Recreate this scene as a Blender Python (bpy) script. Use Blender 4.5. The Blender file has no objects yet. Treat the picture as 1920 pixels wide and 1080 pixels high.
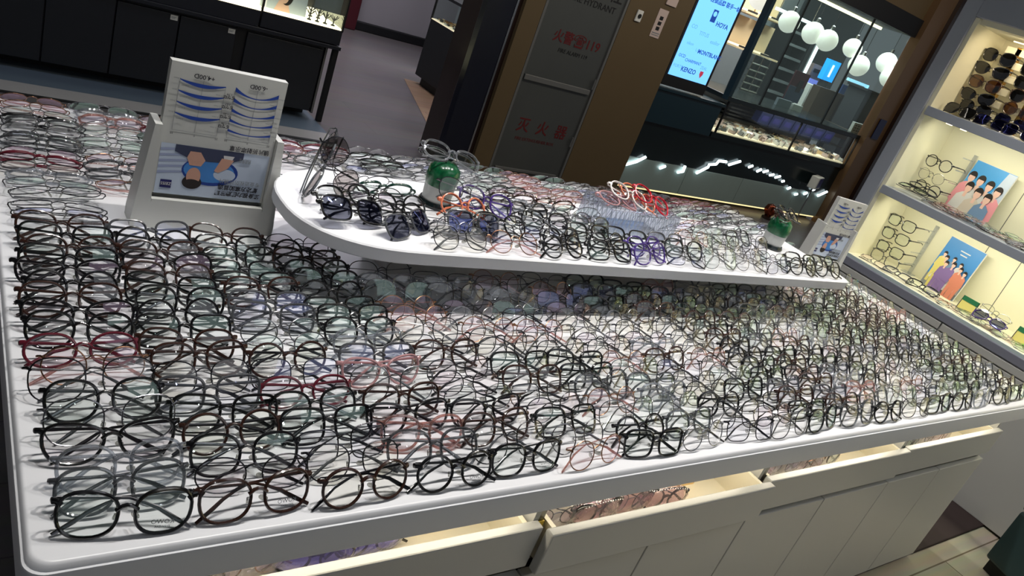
import bpy, bmesh, math, random
from mathutils import Vector, Matrix, Euler
import numpy as np
random.seed(11)
PI = math.pi
T = 0.70                                   # height of the table top above the floor
scene = bpy.context.scene
COL = scene.collection

# ------------------------------------------------------------------ materials
def lin(c):
    return tuple((v / 255 / 12.92) if v / 255 <= 0.04045 else ((v / 255 + 0.055) / 1.055) ** 2.4 for v in c)
def setin(node, names, v):
    for n in names:
        if n in node.inputs:
            node.inputs[n].default_value = v
            return
MATS = {}
def pm(name, rgb, rough=.5, metal=0., coat=0., emit=None, es=0., noise=0., nscale=8., bump=0., bscale=60., stretch=None, spec=None):
    m = bpy.data.materials.new(name); m.use_nodes = True
    nt = m.node_tree; b = nt.nodes['Principled BSDF']
    c = lin(rgb)
    b.inputs['Base Color'].default_value = (*c, 1)
    b.inputs['Roughness'].default_value = rough
    b.inputs['Metallic'].default_value = metal
    if coat: setin(b, ['Coat Weight'], coat)
    if spec is not None: setin(b, ['Specular IOR Level'], spec)
    if emit is not None:
        setin(b, ['Emission Color'], (*lin(emit), 1)); setin(b, ['Emission Strength'], es)
    if noise or bump:
        tc = nt.nodes.new('ShaderNodeTexCoord'); mp = nt.nodes.new('ShaderNodeMapping')
        nt.links.new(tc.outputs['Object'], mp.inputs['Vector'])
        if stretch: mp.inputs['Scale'].default_value = stretch
    if noise:
        nz = nt.nodes.new('ShaderNodeTexNoise'); nz.inputs['Scale'].default_value = nscale; nz.inputs['Detail'].default_value = 4
        nt.links.new(mp.outputs['Vector'], nz.inputs['Vector'])
        mx = nt.nodes.new('ShaderNodeMix'); mx.data_type = 'RGBA'
        mx.inputs[6].default_value = (*[v * (1 - noise) for v in c], 1)
        mx.inputs[7].default_value = (*[min(1, v * (1 + noise)) for v in c], 1)
        nt.links.new(nz.outputs['Fac'], mx.inputs[0]); nt.links.new(mx.outputs[2], b.inputs['Base Color'])
    if bump:
        nz2 = nt.nodes.new('ShaderNodeTexNoise'); nz2.inputs['Scale'].default_value = bscale
        nt.links.new(mp.outputs['Vector'], nz2.inputs['Vector'])
        bp = nt.nodes.new('ShaderNodeBump'); bp.inputs['Strength'].default_value = bump; bp.inputs['Distance'].default_value = .01
        nt.links.new(nz2.outputs['Fac'], bp.inputs['Height']); nt.links.new(bp.outputs['Normal'], b.inputs['Normal'])
    MATS[name] = m
    return m
def thin(name, tint, refl=(255, 255, 255), ior=1.5, rough=.02, veil=0., veilc=(200, 200, 200), gain=1., bump=0., bscale=80.):
    """Thin clear sheet: light passes straight through, the surface mirrors by Fresnel."""
    m = bpy.data.materials.new(name); m.use_nodes = True
    nt = m.node_tree; nt.nodes.clear()
    out = nt.nodes.new('ShaderNodeOutputMaterial')
    tr = nt.nodes.new('ShaderNodeBsdfTransparent'); tr.inputs['Color'].default_value = (*lin(tint), 1)
    gl = nt.nodes.new('ShaderNodeBsdfGlossy'); gl.inputs['Color'].default_value = (*lin(refl), 1); gl.inputs['Roughness'].default_value = rough
    lw = nt.nodes.new('ShaderNodeLayerWeight'); lw.inputs['Blend'].default_value = .5; fr = lw
    pw = nt.nodes.new('ShaderNodeMath'); pw.operation = 'POWER'; pw.inputs[1].default_value = 4.0
    nt.links.new(lw.outputs['Facing'], pw.inputs[0])
    f0 = ((ior - 1) / (ior + 1)) ** 2
    mul = nt.nodes.new('ShaderNodeMath'); mul.operation = 'MULTIPLY_ADD'; mul.inputs[1].default_value = (1 - f0) * .8; mul.inputs[2].default_value = f0 * gain; mul.use_clamp = True
    nt.links.new(pw.outputs[0], mul.inputs[0])
    mix = nt.nodes.new('ShaderNodeMixShader')
    nt.links.new(mul.outputs[0], mix.inputs[0])
    base = tr.outputs[0]
    if veil:
        df = nt.nodes.new('ShaderNodeBsdfDiffuse'); df.inputs['Color'].default_value = (*lin(veilc), 1)
        m2 = nt.nodes.new('ShaderNodeMixShader'); m2.inputs[0].default_value = veil
        nt.links.new(tr.outputs[0], m2.inputs[1]); nt.links.new(df.outputs[0], m2.inputs[2]); base = m2.outputs[0]
    nt.links.new(base, mix.inputs[1]); nt.links.new(gl.outputs[0], mix.inputs[2])
    if bump:
        tc = nt.nodes.new('ShaderNodeTexCoord')
        nz2 = nt.nodes.new('ShaderNodeTexNoise'); nz2.inputs['Scale'].default_value = bscale
        nt.links.new(tc.outputs['Object'], nz2.inputs['Vector'])
        bp = nt.nodes.new('ShaderNodeBump'); bp.inputs['Strength'].default_value = bump; bp.inputs['Distance'].default_value = .01
        nt.links.new(nz2.outputs['Fac'], bp.inputs['Height']); nt.links.new(bp.outputs['Normal'], gl.inputs['Normal']); nt.links.new(bp.outputs['Normal'], fr.inputs['Normal'])
    nt.links.new(mix.outputs[0], out.inputs['Surface'])
    MATS[name] = m
    return m
def planks(name, c1, c2, rough, sx, sy, gap=.004, gapc=(40, 38, 36), rot=0.):
    m = pm(name, c1, rough)
    nt = m.node_tree; b = nt.nodes['Principled BSDF']
    tc = nt.nodes.new('ShaderNodeTexCoord'); mp = nt.nodes.new('ShaderNodeMapping'); mp.inputs['Rotation'].default_value = (0, 0, rot)
    br = nt.nodes.new('ShaderNodeTexBrick')
    br.inputs['Color1'].default_value = (*lin(c1), 1); br.inputs['Color2'].default_value = (*lin(c2), 1); br.inputs['Mortar'].default_value = (*lin(gapc), 1)
    br.inputs['Scale'].default_value = 1; br.inputs['Brick Width'].default_value = sx; br.inputs['Row Height'].default_value = sy; br.inputs['Mortar Size'].default_value = gap
    nt.links.new(tc.outputs['Object'], mp.inputs['Vector']); nt.links.new(mp.outputs['Vector'], br.inputs['Vector'])
    nz = nt.nodes.new('ShaderNodeTexNoise'); nz.inputs['Scale'].default_value = 3
    mp2 = nt.nodes.new('ShaderNodeMapping'); mp2.inputs['Scale'].default_value = (1, 9, 1)
    nt.links.new(tc.outputs['Object'], mp2.inputs['Vector']); nt.links.new(mp2.outputs['Vector'], nz.inputs['Vector'])
    mx = nt.nodes.new('ShaderNodeMix'); mx.data_type = 'RGBA'; mx.blend_type = 'MULTIPLY'; mx.inputs[0].default_value = .35
    nt.links.new(br.outputs['Color'], mx.inputs[6]); nt.links.new(nz.outputs['Color'], mx.inputs[7]); nt.links.new(mx.outputs[2], b.inputs['Base Color'])
    return m

white_top = pm('white_lacquer', (226, 227, 230), .32, noise=.015, nscale=3)
white_body = pm('white_cabinet_paint', (190, 190, 186), .35, noise=.02, nscale=2)
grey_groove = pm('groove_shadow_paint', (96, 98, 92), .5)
cream_in = pm('cream_drawer_board', (236, 228, 205), .45, noise=.02)
birch = pm('pale_drawer_wood', (214, 180, 120), .5, noise=.12, nscale=6, stretch=(1, 12, 1))
steel = pm('drawer_runner_steel', (120, 120, 120), .3, metal=1)
yellow_tag = pm('yellow_sticker', (225, 190, 60), .5)
sign_white = pm('sign_board_white', (190, 191, 187), .4)
ink_blue = pm('print_blue', (24, 62, 150), .5)
ink_navy = pm('print_navy', (22, 22, 92), .5)
ink_dark = pm('print_dark', (40, 40, 48), .5)
ink_grey = pm('print_grey', (128, 132, 136), .5)
print_sky = pm('print_pale_blue', (186, 198, 216), .4, noise=.08, nscale=14)
print_pool = pm('print_pool_blue', (66, 128, 196), .4, noise=.2, nscale=30)
print_poolrim = pm('print_pool_rim', (28, 60, 140), .4)
print_stripe = pm('print_stripe', (150, 160, 190), .4)
skin = pm('print_skin', (196, 150, 130), .5)
skin2 = pm('print_skin_light', (226, 186, 172), .5)
hair = pm('print_hair', (32, 24, 24), .5)
blue_poster = pm('poster_blue', (70, 152, 214), .4, noise=.12, nscale=6)
blue_poster2 = pm('poster_blue_deep', (64, 128, 190), .4, noise=.12, nscale=6)
cl_pink = pm('print_pink', (226, 150, 160), .5); cl_white = pm('print_offwhite', (206, 204, 204), .5)
cl_denim = pm('print_denim', (112, 140, 176), .5); cl_navy2 = pm('print_navy_cloth', (52, 58, 84), .5)
cl_beige = pm('print_beige', (200, 188, 176), .5); cl_purple = pm('print_purple', (128, 104, 160), .5)
cl_yellow = pm('print_yellow', (214, 200, 120), .5); cl_orange = pm('print_orange', (206, 128, 106), .5)
paper_white = pm('paper_white', (214, 214, 208), .6)
paper_pink = pm('notice_paper', (196, 176, 168), .6)

dark_cab = pm('black_laminate', (27, 30, 36), .42, noise=.08, nscale=2)
dark_rail = pm('black_blue_laminate', (24, 27, 36), .4)
black_gap = pm('black_gap', (6, 6, 9), .6)
navy_panel = pm('navy_gloss_panel', (14, 17, 34), .3, noise=.1)
brown_wall = pm('brown_wall_laminate', (92, 76, 50), .5, noise=.05, nscale=5)
brown_dark = pm('dark_brown_gloss', (44, 30, 26), .22, noise=.08)
brown_frame = pm('brown_metal_frame', (112, 86, 60), .35, metal=.2)
red_dark = pm('dark_red_panel', (72, 22, 30), .4)
door_grey = pm('frosted_steel_door', (86, 88, 86), .38, metal=.35, noise=.12, nscale=2)
rail_grey = pm('door_rail_grey', (112, 112, 110), .4, metal=.3)
letter_red = pm('red_lettering', (96, 16, 18), .5); letter_black = pm('black_lettering', (14, 14, 16), .5)
teal_dark = pm('dark_teal_laminate', (16, 40, 50), .28)
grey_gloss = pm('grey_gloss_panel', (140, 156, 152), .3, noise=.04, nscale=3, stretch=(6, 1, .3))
black_gloss = pm('black_teal_gloss', (16, 26, 28), .2)
wall_grey = pm('grey_store_wall', (120, 124, 124), .6, noise=.05)
marble = pm('pale_marble', (150, 146, 148), .35, noise=.12, nscale=1.3, stretch=(1.5, 1, .5))
globe_white = pm('lamp_globe_glass', (235, 235, 225), .3, emit=(240, 238, 225), es=.55)
chrome = pm('chrome', (200, 200, 200), .15, metal=1)
gold = pm('gold_rail', (206, 160, 84), .25, metal=1)
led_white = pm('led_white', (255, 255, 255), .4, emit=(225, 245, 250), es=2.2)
led_warm = pm('led_warm', (255, 240, 200), .4, emit=(255, 236, 190), es=2.2)
led_soft = pm('led_soft_warm', (255, 240, 210), .4, emit=(232, 214, 178), es=.55)
led_cyan = pm('led_cyan', (170, 220, 255), .4, emit=(150, 210, 245), es=1.0)
led_toe = pm('led_toe', (255, 236, 190), .4, emit=(226, 206, 150), es=.95)
screen_blue = pm('screen_blue', (90, 170, 250), .3, emit=(112, 182, 250), es=.85)
screen_ink = pm('screen_ink', (30, 70, 150), .3, emit=(24, 60, 140), es=.6)
screen_faint = pm('screen_faint_ink', (90, 140, 200), .3, emit=(84, 140, 205), es=.75)
screen_red = pm('screen_red', (170, 50, 60), .3, emit=(160, 50, 70), es=.6)
sign_cyan = pm('lit_blue_sign', (30, 150, 240), .3, emit=(20, 140, 240), es=.9)
sign_lit = pm('lit_white', (235, 240, 245), .3, emit=(225, 235, 240), es=.9)
screen_lilac = pm('screen_lilac', (130, 140, 220), .3, emit=(120, 130, 215), es=.7)
shop_dark = pm('shop_dark', (46, 47, 50), .5, noise=.2, nscale=6)
shop_tan = pm('shop_tan_board', (206, 180, 140), .5)
brown_leather = pm('brown_leather', (70, 56, 40), .5)
blue_box = pm('dark_blue_box', (16, 26, 70), .35, noise=.15)
cab_frame = pm('blue_grey_lacquer', (150, 156, 166), .32, noise=.02)
cab_in = pm('cream_cabinet_back', (230, 226, 200), .55, noise=.02)
cab_base = pm('grey_base_lacquer', (186, 186, 182), .36, noise=.02)
cab_ledge = pm('slate_ledge', (128, 130, 144), .3)
acrylic_tint = pm('acrylic_rail', (190, 205, 205), .2)
stool_teal = pm('teal_leather', (40, 62, 64), .42, noise=.06, bump=.1)
mat_brown = pm('dark_brown_mat', (38, 22, 20), .7, noise=.1)
ceil_mat = pm('ceiling_paint', (120, 120, 118), .8)
tile = planks('beige_tile', (178, 171, 150), (184, 177, 157), .22, 1.2, .6, .003, (110, 100, 78))
lobby = planks('grey_lobby_floor', (104, 99, 100), (112, 105, 104), .3, 2.4, .22, .002, (84, 78, 78), rot=.0)
stripe_blue = pm('slate_floor_band', (92, 104, 116), .35, noise=.06)
stripe_pale = pm('pale_floor_band', (160, 156, 154), .35, noise=.06)
plank_wood = planks('oak_planks', (142, 116, 92), (150, 122, 98), .4, 1.6, .16, .003, (90, 70, 54))
glass_clear = thin('case_glass', (236, 242, 240), gain=.5)
glass_green = thin('green_shop_glass', (230, 240, 237), gain=.9, veil=.06, veilc=(130, 156, 156))
acrylic = thin('clear_acrylic', (240, 242, 246), gain=1.6, veil=.08, veilc=(205, 208, 214), rough=.06)
film = thin('crinkled_clear_film', (240, 239, 244), gain=2.2, veil=.03, veilc=(200, 200, 210), rough=.06, bump=.5, bscale=90)
film_b = thin('crinkled_blue_film', (206, 204, 244), gain=2.4, veil=.08, veilc=(110, 100, 200), rough=.06, bump=.5, bscale=90)
film_p = thin('crinkled_pink_film', (238, 220, 226), gain=2.4, veil=.06, veilc=(176, 140, 150), rough=.06, bump=.5, bscale=90)
green_glitter = pm('green_glitter_plastic', (8, 84, 48), .25, noise=.5, nscale=160, coat=.4)
green_leaf = pm('dark_green_plastic', (10, 60, 34), .3)
frost = pm('frosted_cup', (176, 178, 176), .5)

# frame finishes
FR = dict(
    black=pm('acetate_black', (16, 16, 18), .18, coat=.3),
    brown=pm('acetate_brown', (52, 32, 26), .18, coat=.3, noise=.5, nscale=90),
    grey=pm('acetate_smoke', (74, 76, 80), .2, coat=.3),
    wine=pm('acetate_wine', (96, 30, 44), .2, coat=.3),
    green=pm('acetate_green', (16, 54, 44), .2, coat=.3),
    purple=pm('acetate_purple', (66, 44, 118), .2, coat=.3),
    red=pm('acetate_red', (186, 24, 44), .2, coat=.3),
    orange=pm('acetate_orange', (206, 116, 84), .25, coat=.3),
    rosy=pm('acetate_rose', (176, 132, 134), .2, coat=.3),
    white=pm('acetate_white', (222, 214, 210), .25, coat=.3),
    silver=pm('metal_silver', (138, 138, 142), .22, metal=1),
    gun=pm('metal_gunmetal', (66, 66, 70), .25, metal=1),
    gold=pm('metal_rose_gold', (150, 112, 88), .25, metal=1),
    clear=thin('acetate_clear', (206, 210, 216), gain=3.2, veil=.16, veilc=(190, 192, 196), rough=.08),
    smoke=thin('acetate_clear_grey', (150, 154, 158), gain=3.0, veil=.22, veilc=(120, 122, 126), rough=.08),
    blush=thin('acetate_clear_pink', (222, 186, 180), gain=3.0, veil=.2, veilc=(200, 160, 152), rough=.08),
)
LENS = [thin('lens_plain', (250, 250, 250), gain=1.3), thin('lens_green_coat', (247, 250, 248), (214, 246, 230), gain=1.9),
        thin('lens_pink_coat', (250, 246, 248), (240, 205, 230), gain=1.8), thin('lens_blue_coat', (247, 247, 251), (190, 200, 255), gain=1.9),
        thin('lens_amber', (249, 248, 242), gain=1.4)]
lens_dark = thin('lens_dark', (34, 34, 38), gain=1.6)
lens_blue = thin('lens_blue_mirror', (120, 122, 136), (150, 165, 255), ior=1.7, gain=2.2)
lens_navy = thin('lens_navy', (40, 44, 92), (120, 130, 255), gain=1.8)
lens_brown = thin('lens_brown', (150, 104, 70), gain=1.6)
lens_grey = thin('lens_grey_tint', (170, 162, 160), gain=2)
pad_mat = thin('silicone_pad', (214, 214, 210), gain=2.5, veil=.2, veilc=(200, 200, 196), rough=.1)

# ------------------------------------------------------------------ mesh building
class MB:
    def __init__(s): s.v = []; s.f = []; s.m = []; s.mats = []
    def mi(s, mat):
        if mat not in s.mats: s.mats.append(mat)
        return s.mats.index(mat)
    def add(s, vs, fs, mat, M=None):
        o = len(s.v)
        if M is not None: vs = [M @ Vector(p) for p in vs]
        s.v += [tuple(p) for p in vs]; k = s.mi(mat)
        s.f += [tuple(i + o for i in f) for f in fs]; s.m += [k] * len(fs)
    def box(s, x0, y0, z0, x1, y1, z1, mat, bev=0., M=None):
        x0, x1 = min(x0, x1), max(x0, x1); y0, y1 = min(y0, y1), max(y0, y1); z0, z1 = min(z0, z1), max(z0, z1)
        if bev <= 0:
            vs = [(x0, y0, z0), (x1, y0, z0), (x1, y1, z0), (x0, y1, z0), (x0, y0, z1), (x1, y0, z1), (x1, y1, z1), (x0, y1, z1)]
            fs = [(3, 2, 1, 0), (4, 5, 6, 7), (0, 1, 5, 4), (1, 2, 6, 5), (2, 3, 7, 6), (3, 0, 4, 7)]
            s.add(vs, fs, mat, M); return
        bm = bmesh.new(); bmesh.ops.create_cube(bm, size=1)
        for v in bm.verts: v.co = Vector(((x0 + x1) / 2 + v.co.x * (x1 - x0), (y0 + y1) / 2 + v.co.y * (y1 - y0), (z0 + z1) / 2 + v.co.z * (z1 - z0)))
        bmesh.ops.bevel(bm, geom=bm.edges[:], offset=bev, segments=2, profile=.5, affect='EDGES')
        s.bm(bm, mat, M)
    def bm(s, bm, mat, M=None):
        bm.verts.ensure_lookup_table(); bm.verts.index_update()
        s.add([v.co.copy() for v in bm.verts], [tuple(v.index for v in f.verts) for f in bm.faces], mat, M); bm.free()
    def tube(s, pts, r, mat, n=8, closed=False, up=(0, 0, 1), M=None, caps=True):
        """r: radius, (r_side, r_up) or a list of such pairs, one per point."""
        P = [Vector(p) for p in pts]; N = len(P); vs = []; fs = []
        for i, p in enumerate(P):
            a = P[(i - 1) % N] if (closed or i > 0) else p; b = P[(i + 1) % N] if (closed or i < N - 1) else p
            t = (b - a); t = t.normalized() if t.length > 1e-12 else Vector((1, 0, 0))
            u = Vector(up); sd = t.cross(u)
            if sd.length < 1e-5: sd = t.cross(Vector((0, 1, 0)))
            sd.normalize(); uu = sd.cross(t).normalized()
            rr = r[i] if isinstance(r, list) else r
            ra, rb = rr if isinstance(rr, tuple) else (rr, rr)
            for k in range(n):
                an = 2 * PI * k / n
                vs.append(p + sd * (ra * math.cos(an)) + uu * (rb * math.sin(an)))
        M_ = N if closed else N - 1
        for i in range(M_):
            j = (i + 1) % N
            for k in range(n):
                k2 = (k + 1) % n
                fs.append((i * n + k, i * n + k2, j * n + k2, j * n + k))
        if not closed and caps:
            fs.append(tuple(range(n))[::-1]); fs.append(tuple((N - 1) * n + k for k in range(n)))
        s.add(vs, fs, mat, M)
    def lathe(s, prof, mat, n=24, M=None, cap=True):
        vs = []; fs = []
        for (r, z) in prof:
            for k in range(n): vs.append((r * math.cos(2 * PI * k / n), r * math.sin(2 * PI * k / n), z))
        for i in range(len(prof) - 1):
            for k in range(n):
                k2 = (k + 1) % n; fs.append((i * n + k, i * n + k2, (i + 1) * n + k2, (i + 1) * n + k))
        if cap:
            fs.append(tuple(range(n))[::-1]); fs.append(tuple((len(prof) - 1) * n + k for k in range(n)))
        s.add(vs, fs, mat, M)
    def loft(s, rings, mat, cap0=True, cap1=True):
        n = len(rings[0]); vs = [p for r in rings for p in r]; fs = []
        for i in range(len(rings) - 1):
            for k in range(n):
                k2 = (k + 1) % n; fs.append((i * n + k, i * n + k2, (i + 1) * n + k2, (i + 1) * n + k))
        if cap0: fs.append(tuple(range(n))[::-1])
        if cap1: fs.append(tuple((len(rings) - 1) * n + k for k in range(n)))
        s.add(vs, fs, mat)
    def poly(s, pts, mat, M=None): s.add(pts, [tuple(range(len(pts)))], mat, M)
    def slab(s, pts2, y0, y1, mat, M=None):
        """prism of an (x, z) outline between two y values; outline counter-clockwise seen from -y"""
        n = len(pts2); vs = [(x, y0, z) for x, z in pts2] + [(x, y1, z) for x, z in pts2]
        fs = [tuple(range(n)), tuple(range(2 * n - 1, n - 1, -1))]
        fs += [(k, n + k, n + (k + 1) % n, (k + 1) % n) for k in range(n)]
        s.add(vs, fs, mat, M)
    def text(s, body, size, mat, M, align='CENTER', depth=.0004, bold=0.):
        cu = bpy.data.curves.new('txt', 'FONT'); cu.body = body; cu.size = size; cu.align_x = align; cu.align_y = 'CENTER'
        cu.extrude = depth; cu.resolution_u = 2; cu.offset = bold
        ob = bpy.data.objects.new('txt', cu); COL.objects.link(ob)
        dg = bpy.context.evaluated_depsgraph_get(); me = bpy.data.meshes.new_from_object(ob.evaluated_get(dg))
        s.add([v.co.copy() for v in me.vertices], [tuple(p.vertices) for p in me.polygons], mat, M)
        bpy.data.objects.remove(ob); bpy.data.curves.remove(cu); bpy.data.meshes.remove(me)
    def mesh(s, name, smooth=False):
        me = bpy.data.meshes.new(name); me.from_pydata(s.v, [], s.f); me.update()
        for m in s.mats: me.materials.append(m)
        me.polygons.foreach_set('material_index', s.m)
        if smooth:
            me.polygons.foreach_set('use_smooth', [True] * len(s.f))
            try: me.set_sharp_from_angle(angle=math.radians(38))
            except Exception: pass
        return me
    def build(s, name, parent=None, loc=None, rot=None, smooth=False):
        o = bpy.data.objects.new(name, s.mesh(name, smooth)); COL.objects.link(o)
        if parent is not None: o.parent = parent
        if loc is not None: o.location = loc
        if rot is not None: o.rotation_euler = rot
        return o
def tag(o, label, cat, group=None, kind=None):
    o['label'] = label; o['category'] = cat
    if group: o['group'] = group
    if kind: o['kind'] = kind
    return o
def thing(name, loc, label, cat, group=None, rot=(0, 0, 0)):
    o = bpy.data.objects.new(name, None); COL.objects.link(o); o.empty_display_size = .05
    o.location = loc; o.rotation_euler = rot
    return tag(o, label, cat, group)
def struct(name, mb, label=None, parent=None):
    o = mb.build(name, parent)
    o['kind'] = 'structure'
    if label: o['label'] = label
    return o
def link_copy(o, parent=None):
    c = o.copy(); COL.objects.link(c)
    if parent is not None: c.parent = parent
    for ch in o.children: link_copy(ch, c)
    return c
def bx(name, a, b, mat, parent=None, bev=0., loc=None):
    mb = MB(); mb.box(*a, *b, mat, bev); return mb.build(name, parent, loc)
def rrect(x0, y0, x1, y1, r, z, n=6):
    out = []
    for cx, cy, a0 in ((x1 - r, y0 + r, -PI / 2), (x1 - r, y1 - r, 0), (x0 + r, y1 - r, PI / 2), (x0 + r, y0 + r, PI)):
        for k in range(n + 1):
            a = a0 + PI / 2 * k / n; out.append((cx + r * math.cos(a), cy + r * math.sin(a), z))
    return out

# ------------------------------------------------------------------ the room
mb = MB(); mb.box(-7, -5, -T - .1, 13, 13, -T, lobby); struct('floor', mb)
mb = MB(); mb.box(.2, -5, -T, 3.56, .668, -T + .002, tile); struct('floor_tiles', mb)
mb = MB(); mb.box(-5, 4.44, -T, 1.98, 4.9, -T + .003, stripe_blue); mb.box(-5, 4.28, -T, 1.98, 4.44, -T + .004, stripe_pale); mb.box(-5, 4.25, -T, 1.98, 4.28, -T + .0045, black_gap)  # thin black strip paints the shadow line beside the pale band
struct('floor_band', mb)
mb = MB(); mb.add([(3.08, 4.4, -T + .003), (3.7, 4.4, -T + .003), (3.7, 6.46, -T + .003), (3.5, 6.5, -T + .003), (3.05, 5.1, -T + .003)], [(0, 1, 2, 3, 4)], plank_wood); struct('floor_planks', mb)
mb = MB(); mb.box(-7, -5, 2.2, 13, 13, 2.3, ceil_mat); struct('ceiling', mb)
mb = MB(); mb.box(3.80, 8.5, -T, 7.2, 8.6, 2.2, marble); mb.box(-7, 8.5, -T, 3.80, 8.6, 2.2, wall_grey); mb.box(7.2, 8.5, -T, 13, 8.6, 2.2, wall_grey); struct('wall_back', mb)
mb = MB(); mb.box(3.62, 8.44, -T, 7.2, 8.5, -T + .1, black_gap, .01); struct('baseboard_back', mb)
mb = MB(); mb.box(3.86, -5, -T, 3.96, 1.9, 2.2, wall_grey); struct('wall_right', mb)
mb = MB(); mb.box(3.58, 8.36, -T, 3.74, 8.5, 2.2, red_dark, .01); struct('trim_1', mb)
mb = MB(); mb.box(2.86, .668, -T, 3.56, 2.1, -T + .012, mat_brown, .004)
tag(mb.build('floor_mat'), 'dark brown mat on the floor between the white counter and the wall cabinet', 'mat')

# ------------------------------------------------------------------ pillar with the hydrant door
PY = 4.0
mb = MB()
mb.box(2.80, PY, -T, 2.94, PY + .5, 2.2, brown_wall); mb.box(3.585, PY, -T, 4.15, PY + .5, 2.2, brown_wall)
mb.box(2.94, PY, -T, 3.585, PY + .5, -.665, brown_wall); mb.box(2.94, PY, 1.06, 3.585, PY + .5, 2.2, brown_wall); mb.box(2.94, PY + .06, -.665, 3.585, PY + .5, 1.06, black_gap)
mb.box(2.68, PY + .03, -T, 2.80, PY + .5, 2.2, brown_dark)
struct('wall_pillar', mb)
t = thing('hydrant_cabinet', (3.262, PY, -.66), 'grey frosted hydrant cabinet door with red lettering set in the brown pillar', 'fire cabinet')
w, h = .638, 1.71
mb = MB(); mb.box(-w / 2, .012, 0, w / 2, .05, h, door_grey, .004); mb.build('door_panel', t)
mb = MB(); mb.box(-w / 2, .0, 0, -w / 2 + .018, .012, h, rail_grey); mb.box(w / 2 - .018, 0, 0, w / 2, .012, h, rail_grey); mb.box(-w / 2, 0, 0, w / 2, .012, .02, rail_grey); mb.box(-w / 2, 0, h - .02, w / 2, .012, h, rail_grey); mb.build('door_frame', t)
mb = MB(); mb.box(-w / 2 + .03, -.004, .675, w / 2 - .04, .014, .71, rail_grey, .003); mb.build('cross_rail', t)
mb = MB(); mb.box(-w / 2 + .05, 0, .055, w / 2 - .05, .014, .075, rail_grey, .003); mb.build('bottom_rail', t)
for zz in (.30, .72):
    mb = MB(); mb.tube([(w / 2 - .035, -.006, zz), (w / 2 - .035, -.006, zz + .07)], .006, rail_grey, 8); mb.build('pull_handle', t, smooth=True)
def face(x, y, z, rot=0.): return Matrix.Translation((x, y, z)) @ Matrix.Rotation(PI / 2, 4, 'X') @ Matrix.Rotation(rot, 4, 'Z')
yy = .0105
def letters(txt, size, mat, M, parent, nm='lettering', b=0.):
    m = MB(); m.text(txt, size, mat, M, bold=b); return m.build(nm, parent)
for i, ch in enumerate('灭火器'): letters(ch, .105, letter_red, face(-.155 + i * .165, yy, .375), t, b=.001)
letters('FIRE EXTINGUISHER BOX', .03, letter_red, face(-.02, yy, .285), t)
letters('火警☎119', .085, letter_red, face(.03, yy, .985), t, b=.001)
letters('FIRE ALARM 119', .036, letter_black, face(.03, yy, .905), t)
letters('FIRE HYDRANT', .058, letter_black, face(.045, yy, 1.235), t); letters('消 火 栓', .12, letter_black, face(.06, yy, 1.33), t, b=.001)
# small things on the pillar
t = thing('call_button', (3.70, PY, .565), 'small white call button with a black centre on the brown pillar', 'button')
mb = MB(); mb.box(-.026, -.012, 0, .026, 0, .075, paper_white, .004); mb.build('plate', t)
mb = MB(); mb.lathe([(.014, 0), (.014, .006)], letter_black, 20, Matrix.Translation((0, -.012, .038)) @ Matrix.Rotation(PI / 2, 4, 'X')); mb.build('push_button', t)
t = thing('wall_notice', (3.905, PY, .505), 'pinkish paper notice with three dark marks on the brown pillar', 'notice')
mb = MB(); mb.box(-.045, -.004, 0, .045, 0, .19, paper_pink); mb.build('paper', t)
mb = MB()
for k in range(3): mb.box(-.016, -.0055, .05 + k * .035, .016, -.004, .074 + k * .035, letter_black)
mb.box(-.036, -.0055, .028, .036, -.004, .034, ink_grey); mb.box(-.036, -.0055, .015, .036, -.004, .02, ink_grey)
mb.build('printed_marks', t)
tag(bx('wall_plate', (-.05, -.01, 0), (.05, 0, .1), paper_pink, None, .003, (3.94, PY, .73)), 'small pale plate above the paper notice on the brown pillar', 'plate')
# navy board standing before the pillar
t = thing('display_board', (2.53, 3.82, -T), 'tall dark navy standing board beside the brown pillar', 'board')
mb = MB(); mb.box(-.1, 0, .02, .085, .06, 2.2, navy_panel, .004); mb.build('panel', t)
mb = MB(); mb.box(.085, -.004, .02, .097, .064, 2.2, chrome, .002); mb.build('edge_strip', t)
mb = MB(); mb.box(-.13, -.06, 0, .12, .12, .02, black_gap, .004); mb.build('base', t)

# ------------------------------------------------------------------ black counter of the shop across the aisle (far left)
LY = 4.65
t = thing('glass_counter', (.4, LY, -T), 'long black counter with a lit glass case on top, across the aisle', 'counter')
def L(x0, y0, z0, x1, y1, z1, mat, bev=0., mb=None):
    mb = mb or MB(); mb.box(x0 - .4, y0 - LY, z0 + T, x1 - .4, y1 - LY, z1 + T, mat, bev); return mb
L(-1.5, LY + .04, -.62, 1.93, LY + .6, -.215, dark_cab).build('carcass', t)
seams = [-1.16, -.84, -.52, -.205, .11, .425, .747, 1.067, 1.383]
for i in range(len(seams) - 1):
    d = L(seams[i] + .004, LY + .015, -.635, seams[i + 1] - .004, LY + .04, -.232, dark_cab, .002).build('door', t)
    if i in (6, 7):
        xr = seams[i + 1]
        p = L(xr - .05, LY + .012, -.265, xr - .012, LY + .015, -.238, paper_white)
        p.box(xr - .046 - .4, .0115, T - .25, xr - .02 - .4, .012, T - .247, ink_grey); p.box(xr - .046 - .4, .0115, T - .256, xr - .026 - .4, .012, T - .253, ink_grey)
        q = p.build('price_tag', d); q['label'] = 'small white tag'
L(1.383, LY + .03, -.64, 1.442, LY + .06, -.215, black_gap).build('dark_recess', t)
L(1.445, LY + .015, -.638, 1.915, LY + .04, -.235, dark_cab, .002).build('door', t)
L(-1.5, LY + .15, -T, 1.93, LY + .5, -.635, black_gap).build('plinth', t)
L(-1.5, LY - .005, -.215, 2.02, LY + .6, -.19, dark_rail, .004).build('rail', t)
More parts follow.
